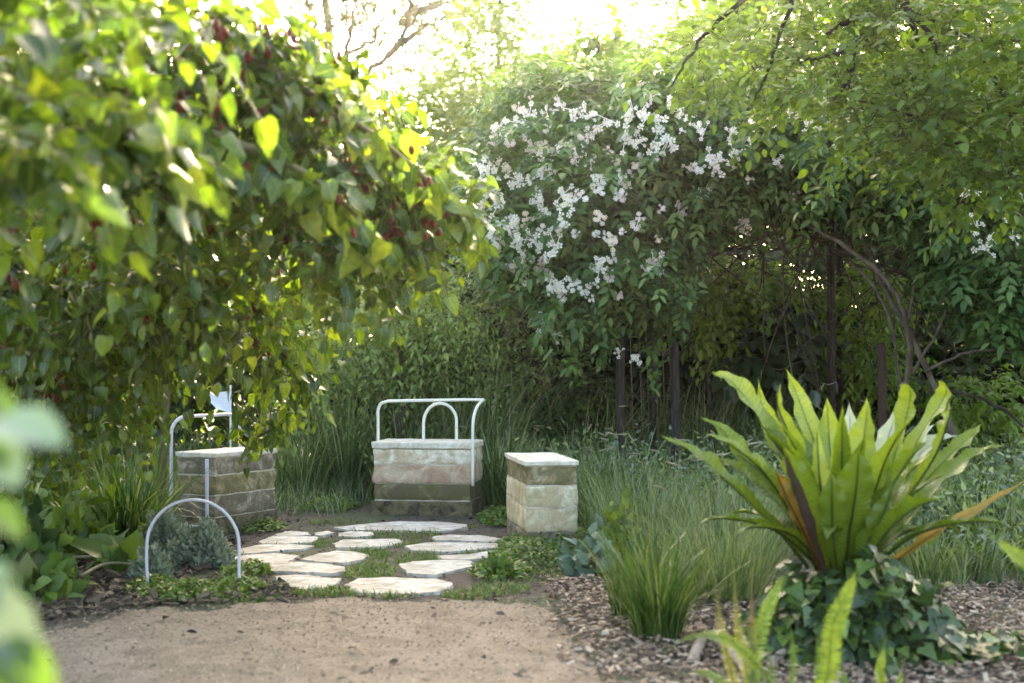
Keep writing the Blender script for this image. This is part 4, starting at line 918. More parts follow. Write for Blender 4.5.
for px, d_, h_, lab in [(545, 12.6, .85, 'arching grass clump beneath the small white blooms'), (590, 11.5, .95, 'arching grass clump in front of the left trellis post'),
        (640, 12.0, .95, 'arching grass clump at the foot of the trellis wires'), (700, 11.8, .98, 'upright grass clump right of the flat-topped dark post'), (745, 12.3, .98, 'upright grass clump with straw heads behind the curled fern tip'),
        (468, 11.2, 1.25, 'tall plumed grass arching above the right end of the back rail'), (505, 11.6, 1.15, 'tall plumed grass in front of the dark hollow'), (300, 10.8, .8, 'tall grass between the left bench and the strappy clump'), (395, 10.9, .9, 'grass behind the left end of the back rail'),
        (520, 10.3, .55, 'low grass clump behind the left back of the stool'), (570, 9.4, .55, 'low grass clump directly behind the stool'), (620, 9.2, .6, 'pale grass clump behind and right of the stool'),
        (800, 10.5, .75, 'grass clump hidden behind the middle fern fronds'), (960, 8.5, .5, 'grass clump behind the orange fern frond'), (1005, 7.2, .45, 'grass clump at the right edge below the orange frond'), (940, 6.6, .30, 'grass tuft right of the ivy mound')]:
    clump('wild_grass', lab, px, 0, h_, .28, 480, .009, .22, .95, 'grass', d=d_, seeds=12 if h_ > .6 else 5)
# meadow: uncountable
g = Geo(); n = 6800
b = np.stack([rng.uniform(-.6, 5.2, n), rng.uniform(6.3, 13.4, n), np.zeros(n)], -1)
keep = (b[:, 0] > np.where(b[:, 1] < 8.6, .42+.25*(b[:, 1] < 7.0)*1.0, -.1-.0*(b[:, 1]))) & ~((b[:, 0] < .5) & (b[:, 1] < 8.9)) & (b[:, 1] > 9.6-1.9*np.clip(b[:, 0]-.35, 0, 1.8))
b = b[keep]; dens = np.sin(b[:, 0]*2.7)*np.cos(b[:, 1]*2.1)
blades(g, b, (.29+.18*dens+.05*(b[:, 1]-8)*.6)*rng.uniform(.5, 1.2, len(b)), .28, .0095, .9, 4)
k = rng.choice(len(b), 2000); blades(g, b[k]+np.array([.03, .02, 0]), .45*rng.uniform(.5, 1.25, 2000), .35, .015, 1.9, 6, rnd=rng.uniform(.1, .8, 2000))
k = rng.choice(len(b), 1000); blades(g, b[k]+np.array([-.03, .02, 0]), .46*rng.uniform(.5, 1.3, 1000), .6, .0035, .6, 4, rnd=np.full(1000, 1.))
tag(g.obj('meadow_grass', M['grass']), 'tangled long grass filling the bed under the rose', 'grass', kind='stuff')
def herbs(name, label, b, n, zlo, zhi, size, mat):
    g = Geo(); cen = b[rng.choice(len(b), n//22)]; q = np.repeat(cen, 22, 0)+rng.normal(size=(len(cen)*22, 3))*np.array([.055, .055, 0]); m = len(q)
    q[:, 2] = rng.uniform(zlo, zhi, m)*np.repeat(rng.uniform(.4, 1.1, len(cen)), 22)
    leaves(g, q, rng.normal(size=(m, 3))+np.array([0, 0, .5]), np.array([0, -.3, 1.])+rng.normal(size=(m, 3))*.5, size*rng.uniform(.5, 1.3, m), LANCE)
    return tag(g.obj(name, M[mat]), label, 'ground cover', kind='stuff')
herbs('meadow_herbs', 'small leafy herbs mixed through the long grass', b, 16000, .05, .55, .045, 'fine')
herbs('meadow_herbs', 'broader green leaves low in the long grass', b, 9000, .03, .38, .075, 'weed')
herbs('meadow_herbs', 'silvery fine herbs mixed through the long grass', b, 9000, .1, .56, .04, 'silver')
g = Geo(); n = 5200
b = np.stack([rng.uniform(-3.8, -.5, n), rng.uniform(9.3, 12.8, n), np.zeros(n)], -1); b = b[(b[:, 0] < -1.1) | (b[:, 1] > 10.2)]
blades(g, b, .20*rng.uniform(.4, 1.3, len(b))+.16*np.clip(b[:, 1]-10.2, 0, 2), .3, .006, .9, 4)
tag(g.obj('meadow_grass', M['grass']), 'rough grass behind the wide bench and left bench', 'grass', kind='stuff')

# low leafy weeds as small plants
def weed_patch(name, label, polys, n, size, h, mat, tpl=OVAL, cat='ground cover'):
    g = Geo()
    for (px, py, rx, ry, w) in polys:
        c = G(px, py); rr = np.array([rx/FPX*c[1], ry/FPX*c[1]*c[1]/CAMH]); m = int(n*w)
        a = rng.random(m)*6.283; q = np.sqrt(rng.random(m)); x = c[0]+np.cos(a)*q*rr[0]; y = c[1]+np.sin(a)*q*rr[1]
        z = h*rng.random(m)*(1-q*q*.8)+.01
        ax = np.stack([np.cos(a*7), np.sin(a*7), rng.uniform(-.2, .9, m)], -1); nr = np.array([0, -.2, 1.])+rng.normal(size=(m, 3))*.4
        leaves(g, np.stack([x, y, z], -1), ax, nr, size*rng.uniform(.5, 1.2, m), tpl)
    return tag(g.obj(name, M[mat]), label, cat, kind='stuff')
weed_patch('clover', 'small leaved green ground cover in front of the stool', [(560, 548, 62, 14, .5), (530, 560, 40, 10, .25), (600, 560, 30, 12, .25)], 7000, .024, .10, 'weed')
weed_patch('weeds', 'bright low weeds growing under the white hoop', [(185, 596, 48, 9, .5), (235, 592, 30, 8, .2), (150, 590, 20, 7, .15), (245, 575, 25, 8, .15)], 5000, .026, .055, 'weed')
weed_patch('weeds', 'low mixed weeds beyond the left paving stones', [(300, 498, 50, 6, .3), (255, 530, 30, 5, .1), (330, 508, 30, 5, .2), (500, 520, 22, 8, .25), (500, 575, 30, 8, .15)], 4600, .03, .07, 'weed')
# grass between the paving stones
g = Geo(); bl_ = []
for (px, py, rx, ry, n) in [(390, 536, 50, 7, 900), (300, 545, 40, 4, 500), (370, 573, 25, 9, 1000), (365, 556, 28, 6, 800), (330, 594, 40, 4, 800), (290, 588, 30, 5, 500), (390, 596, 28, 4, 600), (470, 597, 30, 4, 500), (260, 570, 30, 5, 600), (420, 560, 25, 7, 500),
                            (500, 560, 20, 8, 500), (400, 546, 40, 3, 400), (440, 528, 40, 3, 350), (480, 552, 30, 3, 300), (340, 524, 40, 2, 200), (250, 600, 35, 5, 500), (500, 590, 30, 6, 450), (230, 560, 18, 6, 250), (540, 575, 30, 9, 500)]:
    c = G(px, py); a = rng.random(n)*6.283; q = np.sqrt(rng.random(n))
    bl_.append(np.stack([c[0]+np.cos(a)*q*rx/FPX*c[1], c[1]+np.sin(a)*q*ry*c[1]*c[1]/FPX, np.zeros(n)], -1))
b = np.concatenate(bl_); b = b[~on_paver(b)]; blades(g, b, .045*rng.uniform(.4, 1.3, len(b)), .5, .0045, 1.1, 3)
tag(g.obj('short_grass', M['weed']), 'short grass and moss in the joints between the paving stones', 'grass', kind='stuff')

# wood chips and litter
def chips(name, label, n, region, mat, s0, s1, zf=0.016):
    g = Geo(); p = region(n); hp = on_paver(p); p = p[~hp & ~((p[:, 0] > -1.35) & (p[:, 1] > 6.6) & (p[:, 0] < .1) & (rng.random(len(p)) < .6))]; n = len(p); p[:, 2] = zf+rng.random(n)*.012
    ax = np.stack([rng.normal(size=n), rng.normal(size=n), rng.normal(size=n)*.22], -1); nr = np.array([0, 0, 1.])+rng.normal(size=(n, 3))*.4
    box = (np.array([(-.22, 0, 0), (.2, .04, 0), (.25, .95, .03), (-.16, 1, 0), (-.22, 0, -.1), (.2, .04, -.1), (.25, .95, -.07), (-.16, 1, -.1)], float), np.zeros((8, 2)),
           np.array([(0, 1, 2, 3), (0, 4, 5, 1), (1, 5, 6, 2), (2, 6, 7, 3), (3, 7, 4, 0)]), np.zeros((0, 3), int))
    leaves(g, p, ax, nr, rng.uniform(s0, s1, n), box, rng.random(n)**1.0)
    return tag(g.obj(name, M[mat], smooth=False), label, 'mulch', kind='stuff')
def reg_right(n):
    p = np.stack([rng.uniform(.15, 3.0, n), rng.uniform(3.6, 6.6, n), np.zeros(n)], -1)
    e = .15+.32*np.clip((6.0-p[:, 1])/1.6, 0, 1)*.6; return p[(p[:, 0] > e+np.where(rng.random(n) < .25, -np.abs(rng.normal(size=n))*.14, rng.normal(size=n)*.05))]
def reg_left(n):
    p = np.stack([rng.uniform(-3.2, -.95, n), rng.uniform(4.6, 8.0, n), np.zeros(n)], -1)
    lim_ = np.interp(p[:, 0], [-2.2, -1.85, -1.75, -1.45, -1.2, -.95], [5.0, 5.4, 5.6, 5.85, 5.95, 6.0]); return p[(p[:, 1] > lim_+rng.normal(size=n)*.07) & ((p[:, 0] < -1.5) | (p[:, 1] < 6.5))]
chips('wood_chips', 'pale wood chip mulch on the bed right of the path', 20000, reg_right, 'chip', .008, .036)
chips('leaf_litter', 'dark bark and leaf litter on the bed left of the path', 8500, reg_left, 'litter', .015, .06)
chips('leaf_litter', 'scattered twigs and chips around the paving stones', 5000, lambda n: np.stack([rng.uniform(-1.9, .5, n), rng.uniform(6.0, 10.4, n), np.zeros(n)], -1), 'litter', .008, .028, .003)
chips('gravel', 'small crumbs and pebbles loose on the tan path', 7000, lambda n: np.stack([rng.uniform(-1.8, .35, n), rng.uniform(4.3, 6.1, n), np.zeros(n)], -1), 'chip', .003, .013, .010)
g = Geo(); n = 90; p = np.stack([rng.uniform(-1.7, .9, n), rng.uniform(4.4, 6.6, n), np.full(n, .022)], -1)
leaves(g, p, np.stack([rng.normal(size=n), rng.normal(size=n), rng.normal(size=n)*.1], -1), np.array([0, 0, 1.])+rng.normal(size=(n, 3))*.3, rng.uniform(.018, .045, n), OVAL)
tag(g.obj('fallen_leaves', M['litter']), 'small brown fallen leaves scattered on the gravel path', 'leaves', kind='stuff')
# sticks in the left bed
for k, (a, b, c_, lab) in enumerate([((60, 548), (110, 552), (165, 546), 'long pale dry stalk lying across the left bed, rear one'), ((55, 566), (120, 570), (150, 562), 'dry stalk lying in front of the lobed leaves'), ((80, 585), (110, 578), (155, 574), 'bent dry stalk nearest the path in the left bed')]):
    g = Geo(); s = spline([G(*a)+np.array([0, 0, .04]), G(*b)+np.array([0, 0, .07]), G(*c_)+np.array([0, 0, .03])], 14); tube(g, s, np.linspace(.009, .005, 14), 7)
    tag(g.obj('dry_stalk', M['straw'], origin=s[0]), lab, 'stick', 'dry stalks on the left bed')

# ------------------------------------------------------------------ small plants
def mound(name, label, px, py, rx, h, n, size, tpl, mat, cat, upright=1.0, group=None, front=1.0, stemmat='greentwig', rd=None):
    c = G(px, py); r = empty(name, c); tag(r, label, cat, group); g, w = Geo(), Geo()
    R_ = rx/FPX*c[1]; u = norm(rng.normal(size=(n, 3))); u[:, 2] = np.abs(u[:, 2]); q = rng.uniform(.25, 1, n)**.5
    p = c+u*np.array([R_, R_ if rd is None else rd, h])*q[:, None]*(1+.18*np.sin(u[:, :1]*9+u[:, 2:]*7)); p[:, 2] = np.maximum(p[:, 2], .01)
    ax = u*.8+np.array([0, 0, upright])+rng.normal(size=(n, 3))*.5; nr = u+np.array([0, -.3, .7])+rng.normal(size=(n, 3))*.35
    leaves(g, p, ax, nr, size*rng.uniform(.5, 1.2, n), tpl); g.obj('leaves', M[mat], r)
    m = min(n//4, 160); st = np.stack([np.repeat(c[None], m, 0)+rng.normal(size=(m, 3))*np.array([R_*.15, R_*.15, 0]), (c+p[:m])/2+np.array([0, 0, h*.1]), p[:m]], 1)
    thin_tubes(w, st, np.full(m, .003)); w.obj('stems', M[stemmat], r); return r
GS = 'silver grey feathery cushions behind the hoop'
mound('silver_cushion', 'larger feathery silver cushion plant inside the right half of the hoop', 202, 566, 30, .20, 4200, .034, LANCE, 'silver', 'plant', .6, GS)
mound('silver_cushion', 'feathery silver cushion plant in the middle behind the hoop', 166, 556, 26, .22, 3600, .034, LANCE, 'silver', 'plant', .6, GS)
mound('silver_cushion', 'low silver cushion plant crossed by the left leg of the hoop', 152, 580, 20, .14, 2200, .030, LANCE, 'silver', 'plant', .6, GS)
GL = 'leafy plants in the left bed'
mound('leafy_plant', 'big lobed green leaves low beside the left foot of the hoop', 118, 572, 24, .16, 26, .16, HEART, 'weed', 'plant', .2, GL)
mound('leafy_plant', 'leafy green plant in the left bed behind the dry stalks', 60, 560, 55, .30, 220, .12, OVAL, 'weed', 'plant', .7, GL)
mound('leafy_plant', 'low leafy plant at the left bed edge close to the path', 45, 600, 35, .12, 90, .10, OVAL, 'weed', 'plant', .4, GL)
mound('leafy_plant', 'dense green leafy plant in the left bed under the mulberry', 95, 525, 50, .40, 420, .10, OVAL, 'weed', 'plant', .7, GL)
mound('leafy_plant', 'dark leafy plant at the far left edge under the mulberry', 10, 590, 50, .45, 420, .10, OVAL, 'rose', 'plant', .7, GL)
mound('leafy_plant', 'yellow green seedling next to the lobed leaves', 150, 555, 14, .16, 50, .06, OVAL, 'bright', 'plant', .8, GL)
GB = 'low plants beside the stool and reeds'
mound('blue_leaved_plant', 'blue grey leaved plant between the stool and the reeds', 590, 575, 26, .17, 120, .085, OVAL, 'blueleaf', 'plant', .5, GB)
mound('blue_leaved_plant', 'second blue grey plant right of the stool foot', 612, 560, 22, .22, 130, .07, OVAL, 'blueleaf', 'plant', .6, GB)
mound('yellow_herb', 'yellow tipped herb just behind the reeds', 622, 570, 20, .32, 260, .05, OVAL, 'bright', 'plant', .9, GB)
mound('green_herb', 'green tuft at the right end of the paving stones', 500, 578, 16, .09, 240, .045, LANCE, 'weed', 'plant', 1.2, GB)
mound('green_herb', 'leafy herb between the wispy grass and the nest fern', 735, 545, 26, .34, 420, .05, OVAL, 'fine', 'plant', .9, GB)
mound('green_herb', 'leafy herb right of the nest fern below the orange frond', 975, 560, 50, .35, 700, .05, LANCE, 'hedge', 'plant', .9, GB)
mound('green_herb', 'grey green herb behind the orange frond', 950, 520, 60, .30, 900, .05, LANCE, 'fine', 'plant', .9, GB)
mound('white_flower_herb', 'pale blue flowering herb right of the stool', 612, 510, 22, .40, 220, .05, OVAL, 'blueleaf', 'plant', .9, GB)

# ------------------------------------------------------------------ ivy mound and nest fern
FD = 5.0
iv = empty('ivy', P(850, 640, 4.95)*np.array([1, 1, 0])); tag(iv, 'dark ivy mound covering the base of the nest fern', 'ivy')
g, w = Geo(), Geo(); n = 2000; c = P(850, 640, 4.98)*np.array([1, 1, 0])
u = norm(rng.normal(size=(n, 3))); u[:, 2] = np.abs(u[:, 2]); u[:, 1] -= .3
lm = 1+.16*np.sin(u[:, 0]*8+1)*np.cos(u[:, 2]*7)+.1*np.sin(u[:, 0]*17+u[:, 1]*9); p = c+u*np.array([.35, .28, .31])*(rng.uniform(.7, 1.05, n)*lm)[:, None]; p[:, 2] = np.abs(p[:, 2])+.01
leaves(g, p, np.array([0, -.35, -.55])+u*.35+rng.normal(size=(n, 3))*.5, u+np.array([0, -.25, .45])+rng.normal(size=(n, 3))*.3, rng.uniform(.03, .08, n), IVY)
n = 420; p = np.stack([rng.uniform(.72, 1.85, n), rng.uniform(4.7, 5.1, n), rng.random(n)*.05+.01], -1)
leaves(g, p, np.stack([rng.normal(size=n), rng.normal(size=n), rng.normal(size=n)*.2-.1], -1), np.array([0, -.3, 1.])+rng.normal(size=(n, 3))*.3, rng.uniform(.04, .08, n), IVY)
g.obj('leaves', M['ivy'], iv)
m = 120; t_ = norm(rng.normal(size=(m, 3))); t_[:, 2] = np.abs(t_[:, 2]); e_ = c+t_*np.array([.36, .29, .31])
thin_tubes(w, np.stack([np.repeat(c[None], m, 0)+np.array([0, 0, .02]), c+t_*np.array([.25, .2, .26]), e_], 1), np.full(m, .004)); w.obj('stems', M['twig'], iv)

fb = P(842, 572, FD); nf = empty('nest_fern', P(842, 640, FD)*np.array([1, 1, 0])); tag(nf, "large bird's nest fern with upright glossy green fronds above the ivy mound", 'fern')
g = Geo(); tube(g, spline([(fb[0], fb[1], -.05), (fb[0], fb[1], .12), (fb[0], fb[1], .25), (fb[0], fb[1], .33)], 10), [.09, .09, .09, .09, .09, .085, .08, .075, .07, .05], 12); g.obj('rootstock', M['bark'], nf)
def frond(pts, hw, mat, latdepth=None, ruffle=1.0, rnd=.5, fold=.35, label=None, roll=0.0, wpk=.48):
    s = spline(pts, 40); n = len(s); tan = norm(np.gradient(s, axis=0)); t = np.linspace(0, 1, n)
    ctr = np.array([fb[0], fb[1]+.02])
    mid_ = s[n//2]; ph = math.atan2(mid_[1]-ctr[1], mid_[0]-ctr[0]) if latdepth is None else latdepth
    lat0 = norm(np.array([-math.sin(ph), math.cos(ph), roll*math.copysign(1, math.cos(ph))]))
    lat = norm(lat0-(tan*lat0).sum(1, keepdims=True)*tan); nrm = np.cross(lat, tan)
    if (nrm[n//2]*np.array([ctr[0]-mid_[0], ctr[1]-mid_[1], .4])).sum() < 0: nrm = -nrm
    w = hw*.78*np.where(t < wpk, .22+.78*np.sin(np.clip(t/wpk, 0, 1)*math.pi/2)**1.2, np.clip(np.cos((t-wpk)/(1-wpk)*math.pi/2), 0, 1)**1.45)
    us = np.array([-1, -.66, -.33, -.06, .06, .33, .66, 1]); ph0 = rng.random()*6
    V = np.zeros((n, 8, 3)); A = np.zeros((n, 8, 3))
    for j, uu in enumerate(us):
        r1 = np.sin(t*34+ph0+(0 if uu > 0 else 2.1))*.26+np.sin(t*19+ph0*2+uu)*.20+np.sin(t*61+uu*3+ph0)*.04
        wob = 1+.06*np.sin(t*27+ph0+uu*2)*abs(uu)
        V[:, j] = s+lat*(w*uu*wob)[:, None]+nrm*(w*(fold*abs(uu)**1.3+ruffle*r1*uu*uu)+.001*np.cos(t*150-abs(uu)*5)*abs(uu))[:, None]
        A[:, j, 0] = uu; A[:, j, 1] = t; A[:, j, 2] = np.clip(rnd+.45*(t-.45)+.1*np.sin(t*5+uu), 0, 1)
    i, j = np.meshgrid(np.arange(n-1), np.arange(7), indexing='ij')
    f = np.stack([i*8+j, i*8+j+1, (i+1)*8+j+1, (i+1)*8+j], -1).reshape(-1, 4)
    g = Geo(); g.add(V.reshape(-1, 3), f, None, A.reshape(-1, 3)); tube(g, s[:-3]-nrm[:-3]*.003, np.linspace(.006, .0015, n-3), 6, rnd)
    o = g.obj('frond', M[mat], nf)
    if label: o['label'] = label
    return o
def F(px, py, dd=0.): return P(px, py, FD+dd)
B = lambda x=0, dd=0.: P(842+x, 580, FD+dd)
fr = [  # points, half width m, material, depth direction, rnd
 ([B(-24, .03), F(776, 528, .02), F(718, 472, -.02), F(690, 450, -.03), F(656, 434, -.05)], .055, 'frond', .25),
 ([B(-22, .1), F(790, 505, .2), F(744, 458, .25), F(722, 430, .28), F(698, 416, .3)], .055, 'frond', .3),
 ([B(-20, -.03), F(795, 520, -.12), F(766, 474, -.2), F(735, 447, -.22), F(704, 432, -.25)], .062, 'frond', .4),
 ([B(-14, .12), F(796, 490, .25), F(765, 425, .32), F(738, 388, .32), F(722, 376, .30), F(711, 372, .26)], .06, 'frond', .7),
 ([B(-10, .15), F(806, 500, .3), F(778, 440, .38), F(762, 405, .38), F(758, 378, .36)], .05, 'frond', .8),
 ([B(-12, -.02), F(812, 500, -.05), F(792, 440, -.05), F(778, 405, -.05), F(781, 381, -.08)], .05, 'frond', .85),
 ([B(-6, .1), F(826, 480, .22), F(808, 425, .28), F(795, 390, .3), F(786, 368, .28)], .055, 'frond', .9),
 ([B(-4, .1), F(836, 500, .16), F(830, 450, .2), F(828, 420, .2), F(827, 396, .18)], .072, 'frond', .95),
 ([B(2, .2), F(846, 490, .36), F(850, 450, .42), F(850, 425, .44), F(849, 402, .44)], .07, 'frondglare', .6),
 ([B(4, .1), F(856, 500, .14), F(862, 450, .16), F(866, 420, .16), F(867, 396, .14)], .072, 'frond', .9),
 ([B(2, -.1), F(850, 530, -.2), F(856, 490, -.27), F(858, 465, -.3), F(858, 449, -.32)], .082, 'frond', .35),
 ([B(-8, -.1), F(826, 530, -.16), F(820, 480, -.2), F(818, 450, -.2), F(817, 423, -.2)], .04, 'frond', .95),
 ([B(-16, -.1), F(812, 530, -.2), F(800, 490, -.26), F(790, 462, -.28), F(784, 446, -.3)], .07, 'frond', .45),
 ([B(8, .1), F(880, 500, .12), F(898, 445, .14), F(908, 410, .14), F(910, 392, .12), F(905, 384, .08), F(898, 386, .05)], .06, 'frond', .85),
 ([B(8, .2), F(876, 490, .36), F(886, 445, .42), F(892, 425, .44), F(893, 410, .44)], .055, 'frondglare', .4),
 ([B(12, .08), F(892, 500, .15), F(918, 440, .2), F(938, 408, .2), F(946, 392, .18), F(943, 383, .15), F(936, 380, .13)], .055, 'frond', .9),
 ([B(12, -.02), F(898, 510, -.05), F(932, 460, -.08), F(946, 425, -.1), F(950, 408, -.1), F(946, 396, -.12)], .07, 'frond', .6),
 ([B(8, -.06), F(876, 515, -.12), F(898, 475, -.12), F(915, 452, -.12), F(929, 440, -.12)], .072, 'frond', .2),
 ([B(14, -.12), F(884, 535, -.22), F(908, 512, -.26), F(926, 502, -.28), F(944, 499, -.3)], .070, 'frond', .3),
 ([B(16, .2), F(910, 500, .4), F(950, 455, .45), F(972, 435, .46), F(982, 423, .46)], .055, 'frond', .6),
 ([B(18, .12), F(915, 510, .2), F(955, 470, .22), F(985, 450, .22), F(1012, 445, .2)], .06, 'frond', .4),
 ([B(24, 0), F(902, 556, -.03), F(938, 531, -.03), F(990, 502, -.04), F(1036, 474, -.05)], .030, 'frondorange', .5),
 ([B(-14, -.14), F(812, 540, -.22), F(798, 500, -.26), F(788, 470, -.28), F(783, 450, -.28)], .027, 'frondbrown', .4),
 ([B(-18, -.10), F(803, 530, -.2), F(788, 500, -.24), F(780, 480, -.25), F(776, 470, -.25)], .034, 'frondorange', .1),
 ([B(-4, -.12), F(834, 545, -.24), F(832, 510, -.3), F(832, 488, -.33), F(831, 470, -.34)], .06, 'frond', .25),
 ([B(6, -.12), F(866, 545, -.2), F(880, 520, -.22), F(888, 500, -.22), F(893, 480, -.22)], .055, 'frond', .1),
 ([B(10, .25), F(890, 490, .45), F(912, 450, .5), F(924, 432, .5), F(936, 424, .5)], .05, 'frondglare', .5),
 ([B(-10, .25), F(800, 490, .45), F(780, 450, .5), F(768, 420, .5), F(760, 410, .5)], .05, 'frond', .3),
 ([B(12, .22), F(900, 480, .45), F(925, 450, .5), F(945, 438, .5), F(962, 436, .48)], .05, 'frondglare', .3),
 ([B(-20, .2), F(784, 510, .35), F(745, 475, .4), F(725, 462, .42), F(715, 460, .42)], .045, 'frond', .2),
]
for k_ in range(22):
    ph = rng.uniform(0, 2*math.pi); el_ = rng.uniform(.95, 1.35); Ln = rng.uniform(.42, .68)
    o_ = np.array([math.cos(ph)*math.cos(el_), math.sin(ph)*math.cos(el_)*.8+.05, math.sin(el_)]); b0 = fb+np.array([math.cos(ph)*.05, math.sin(ph)*.05, -.02])
    fr.append(([b0, b0+o_*Ln*.4, b0+o_*Ln*.75+np.array([math.cos(ph), math.sin(ph), 0])*.03, b0+o_*Ln+np.array([math.cos(ph)*.10, math.sin(ph)*.10, -.03*rng.random()])], rng.uniform(.04, .06), 'frond', rng.uniform(.1, .8)))
for k_ in range(7):
    ph = rng.uniform(0, 2*math.pi); Ln = rng.uniform(.4, .6); b0 = fb+np.array([math.cos(ph)*.05, math.sin(ph)*.05, -.02]); o_ = np.array([math.cos(ph), math.sin(ph)*.8, .5])
    fr.append(([b0, b0+o_*Ln*.4+np.array([0, 0, .06]), b0+o_*Ln*.8, b0+o_*Ln+np.array([0, 0, -.08])], rng.uniform(.035, .045), 'frond', rng.uniform(0, .35)))
labs = {21: 'orange yellow dying frond arching low to the right', 22: 'dark brown dead frond on the left', 23: 'rusty orange edge of the dead frond'}
for k, (pt, hw, mt, rn_) in enumerate(fr): frond(pt, hw, mt, None, .7 if mt != 'frondorange' else 1.3, rn_, .35 if mt != 'frondbrown' else 1.1, labs.get(k), roll=.8 if k in (0, 1, 2, 21) else 0.0)

# ------------------------------------------------------------------ sword fern in the near foreground
sf = empty('sword_fern', P(770, 700, 3.9)*np.array([1, 1, 0])); tag(sf, 'light green sword fern fronds at the bottom edge in front of the ivy', 'fern')
def sword(parent, pts, hw, mat, rnd=.5):
    ln = sum(np.linalg.norm(np.array(a)-np.array(b)) for a, b in zip(pts[1:], pts[:-1])); s = spline(pts, int(ln/.0068)); n = len(s); tan = norm(np.gradient(s, axis=0)); t = np.linspace(0, 1, n)
    lat = norm(np.cross(tan, np.array([0, 1., .15]))); nr = np.cross(lat, tan); g = Geo()
    w = hw*.8*np.clip(np.sin(np.clip(t*1.02+.10, 0, 1)*math.pi)**.5, .12, 1)*np.where(t > .6, 1-.35*(t-.6)/.4, 1)
    for sg_ in (-1, 1):
        ax = lat*sg_+tan*.35+rng.normal(size=(n, 3))*.08; leaves(g, s, ax, nr+rng.normal(size=(n, 3))*.15, w, template([(0, .12, 0), (.5, .15, .5), (.85, .1, .85), (1, 0, 1)], .1, .2), np.full(n, rnd)+rng.normal(size=n)*.08)
    tube(g, s, np.linspace(.003, .0012, n), 5, rnd); return g.obj('frond', M[mat], parent)
def S(px, py, d=3.9): return P(px, py, d)
base_s = P(770, 760, 3.9); base_s[2] = .02
for pts, hw, mt, rn_ in [
    ([base_s, S(738, 690), S(722, 630), S(713, 570)], .021, 'swordyellow', .3), ([base_s, S(752, 690), S(738, 630), S(733, 560)], .024, 'swordyellow', .5), ([base_s, S(756, 690), S(752, 630), S(752, 573)], .021, 'swordyellow', .9),
    ([base_s, S(752, 690), S(762, 625), S(776, 590), S(789, 567)], .032, 'sword', .6), ([base_s, S(768, 683, 3.8), S(748, 655, 3.7), S(722, 637, 3.65), S(690, 637, 3.6), S(664, 653, 3.6)], .022, 'sword', .5),
    ([base_s, S(822, 690, 3.8), S(832, 630, 3.7), S(848, 590, 3.65), S(861, 560, 3.6)], .042, 'sword', .8), ([base_s, S(790, 690), S(793, 650), S(787, 613)], .016, 'sword', .6), ([base_s, S(812, 700), S(818, 660), S(815, 622)], .018, 'sword', .4),
    ([base_s, S(757, 690), S(752, 650), S(746, 619)], .016, 'sword', .7), ([base_s, S(870, 700, 3.7), S(880, 665, 3.6), S(886, 637, 3.6)], .022, 'sword', .8), ([base_s, S(843, 700, 3.7), S(844, 680, 3.7), S(843, 663, 3.7)], .016, 'sword', .5),
    ([base_s, S(890, 710, 3.7), S(898, 685, 3.6), S(903, 662, 3.6)], .018, 'sword', .7), ([base_s, S(735, 700), S(720, 680), S(700, 672), S(680, 676)], .02, 'sword', .4), ([base_s, S(770, 700), S(772, 670), S(766, 640)], .018, 'sword', .3)]:
    sword(sf, pts, hw, mt, rn_)
s2_ = empty('sword_fern', P(1090, 700, 3.4)*np.array([1, 1, 0])); tag(s2_, 'blurred bright fern frond poking in at the right edge', 'fern')
sword(s2_, [P(1110, 760, 3.4), P(1080, 620, 3.4), P(1040, 572, 3.4), P(1010, 550, 3.4), P(988, 534, 3.4)], .03, 'sword', .9)
sword(s2_, [P(1110, 760, 3.4), P(1075, 560, 3.4), P(1040, 505, 3.4), P(1015, 488, 3.4)], .025, 'sword', .5)
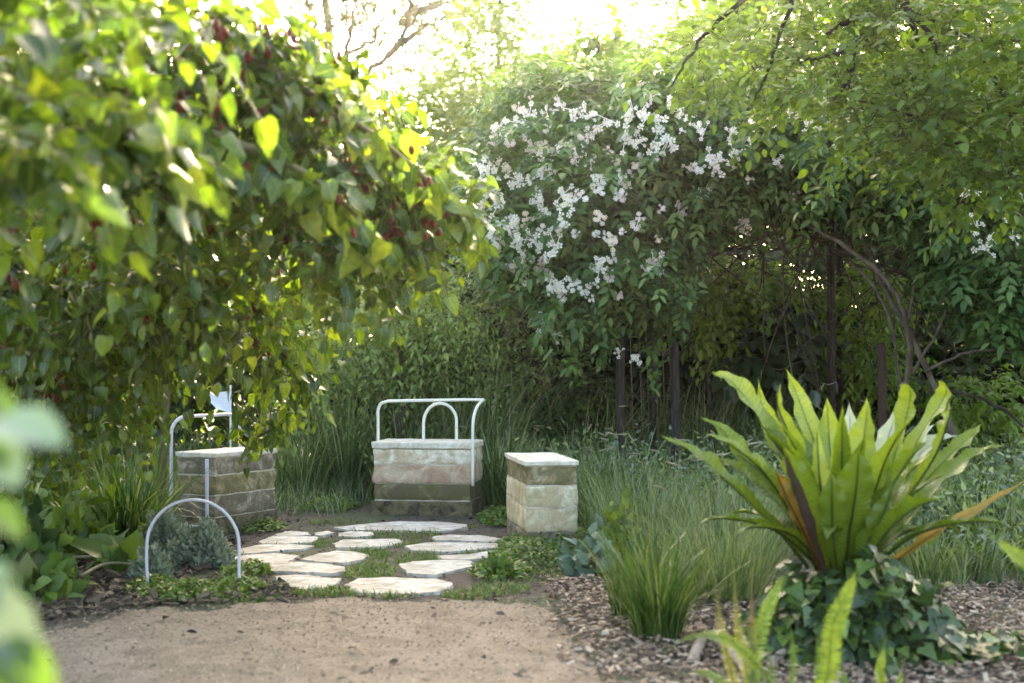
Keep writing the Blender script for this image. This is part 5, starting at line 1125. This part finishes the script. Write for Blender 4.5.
for pts, r_, lab in [([G(690, 668), G(705, 652)+np.array([0, 0, .05]), G(728, 662)+np.array([0, 0, .05]), G(750, 678)], .022, 'curled pale dead branch lying among the sword fern fronds'),
                     ([G(770, 668)+np.array([0, 0, .02]), G(800, 662)+np.array([0, 0, .05]), G(838, 666)], .018, 'short pale dead branch right of the curled one'),
                     ([G(690, 672), G(667, 664)+np.array([0, 0, .02]), G(655, 655)], .008, 'thin dark stick at the edge of the wood chips')]:
    g = Geo(); s = spline(pts, 16); tube(g, s, np.linspace(r_, r_*.6, 16), 9); tag(g.obj('fallen_branch', M['log'], origin=s[0]), lab, 'branch', 'dead branches on the wood chips')

# ------------------------------------------------------------------ very near blurred plant at the left edge
np_ = empty('near_plant', (-.62, 1.25, 0)); tag(np_, 'large blurred leaves of a plant very close at the left edge', 'plant')
g = Geo()
for a in ([(-.62, 1.25, 0), P(-90, 600, 1.25), P(-40, 500, 1.2), P(-10, 440, 1.15)], [(-.62, 1.25, 0), P(-60, 700, 1.2), P(-10, 600, 1.15), P(30, 560, 1.1)], [(-.62, 1.25, 0), P(-80, 560, 1.3), P(-40, 430, 1.2), P(-5, 400, 1.2)]):
    tube(g, spline(a, 20), np.linspace(.005, .002, 20), 6)
g.obj('stems', M['greentwig'], np_)
def nleaf(p, q, L, mat='sword', rn_=.5, nrm=(0, -.5, 1), tpl=OVAL):
    g = Geo(); a = np.array([p]); leaves(g, a, np.array([np.asarray(q)-np.asarray(p)]), np.array([nrm], float), [L], tpl, np.array([rn_])); return g.obj('leaf', M[mat], np_)
nleaf(P(-8, 422, 1.15), P(80, 432, 1.1), .078, 'blueleaf', .5, (0, -.7, 1)); nleaf(P(-30, 445, 1.2), P(62, 498, 1.08), .085, 'blueleaf', .6, (.2, -1, .9))
nleaf(P(-30, 430, 1.2), P(30, 480, 1.1), .07, 'weed', .5, (.3, -1, .3)); nleaf(P(-20, 500, 1.2), P(30, 535, 1.2), .05, 'weed', .3); nleaf(P(-20, 390, 1.2), P(25, 420, 1.2), .045, 'weed', .3)
nleaf(P(-20, 570, 1.15), P(26, 600, 1.1), .05, 'blueleaf', .2, (.2, -1, .6)); nleaf(P(-30, 590, 1.1), P(40, 665, 1.1), .08, 'silver', .2, (.2, -1, .6)); nleaf(P(-10, 640, 1.1), P(60, 700, 1.1), .07, 'weed', .4, (.2, -1, .6))
nleaf(P(-20, 660, 1.1), P(40, 683, 1.1), .05, 'weed', .3); nleaf(P(-30, 640, 1.1), P(10, 700, 1.1), .06, 'weed', .4, (.2, -1, .3)); nleaf(P(-30, 400, 1.3), P(20, 405, 1.3), .04, 'sword', .5)
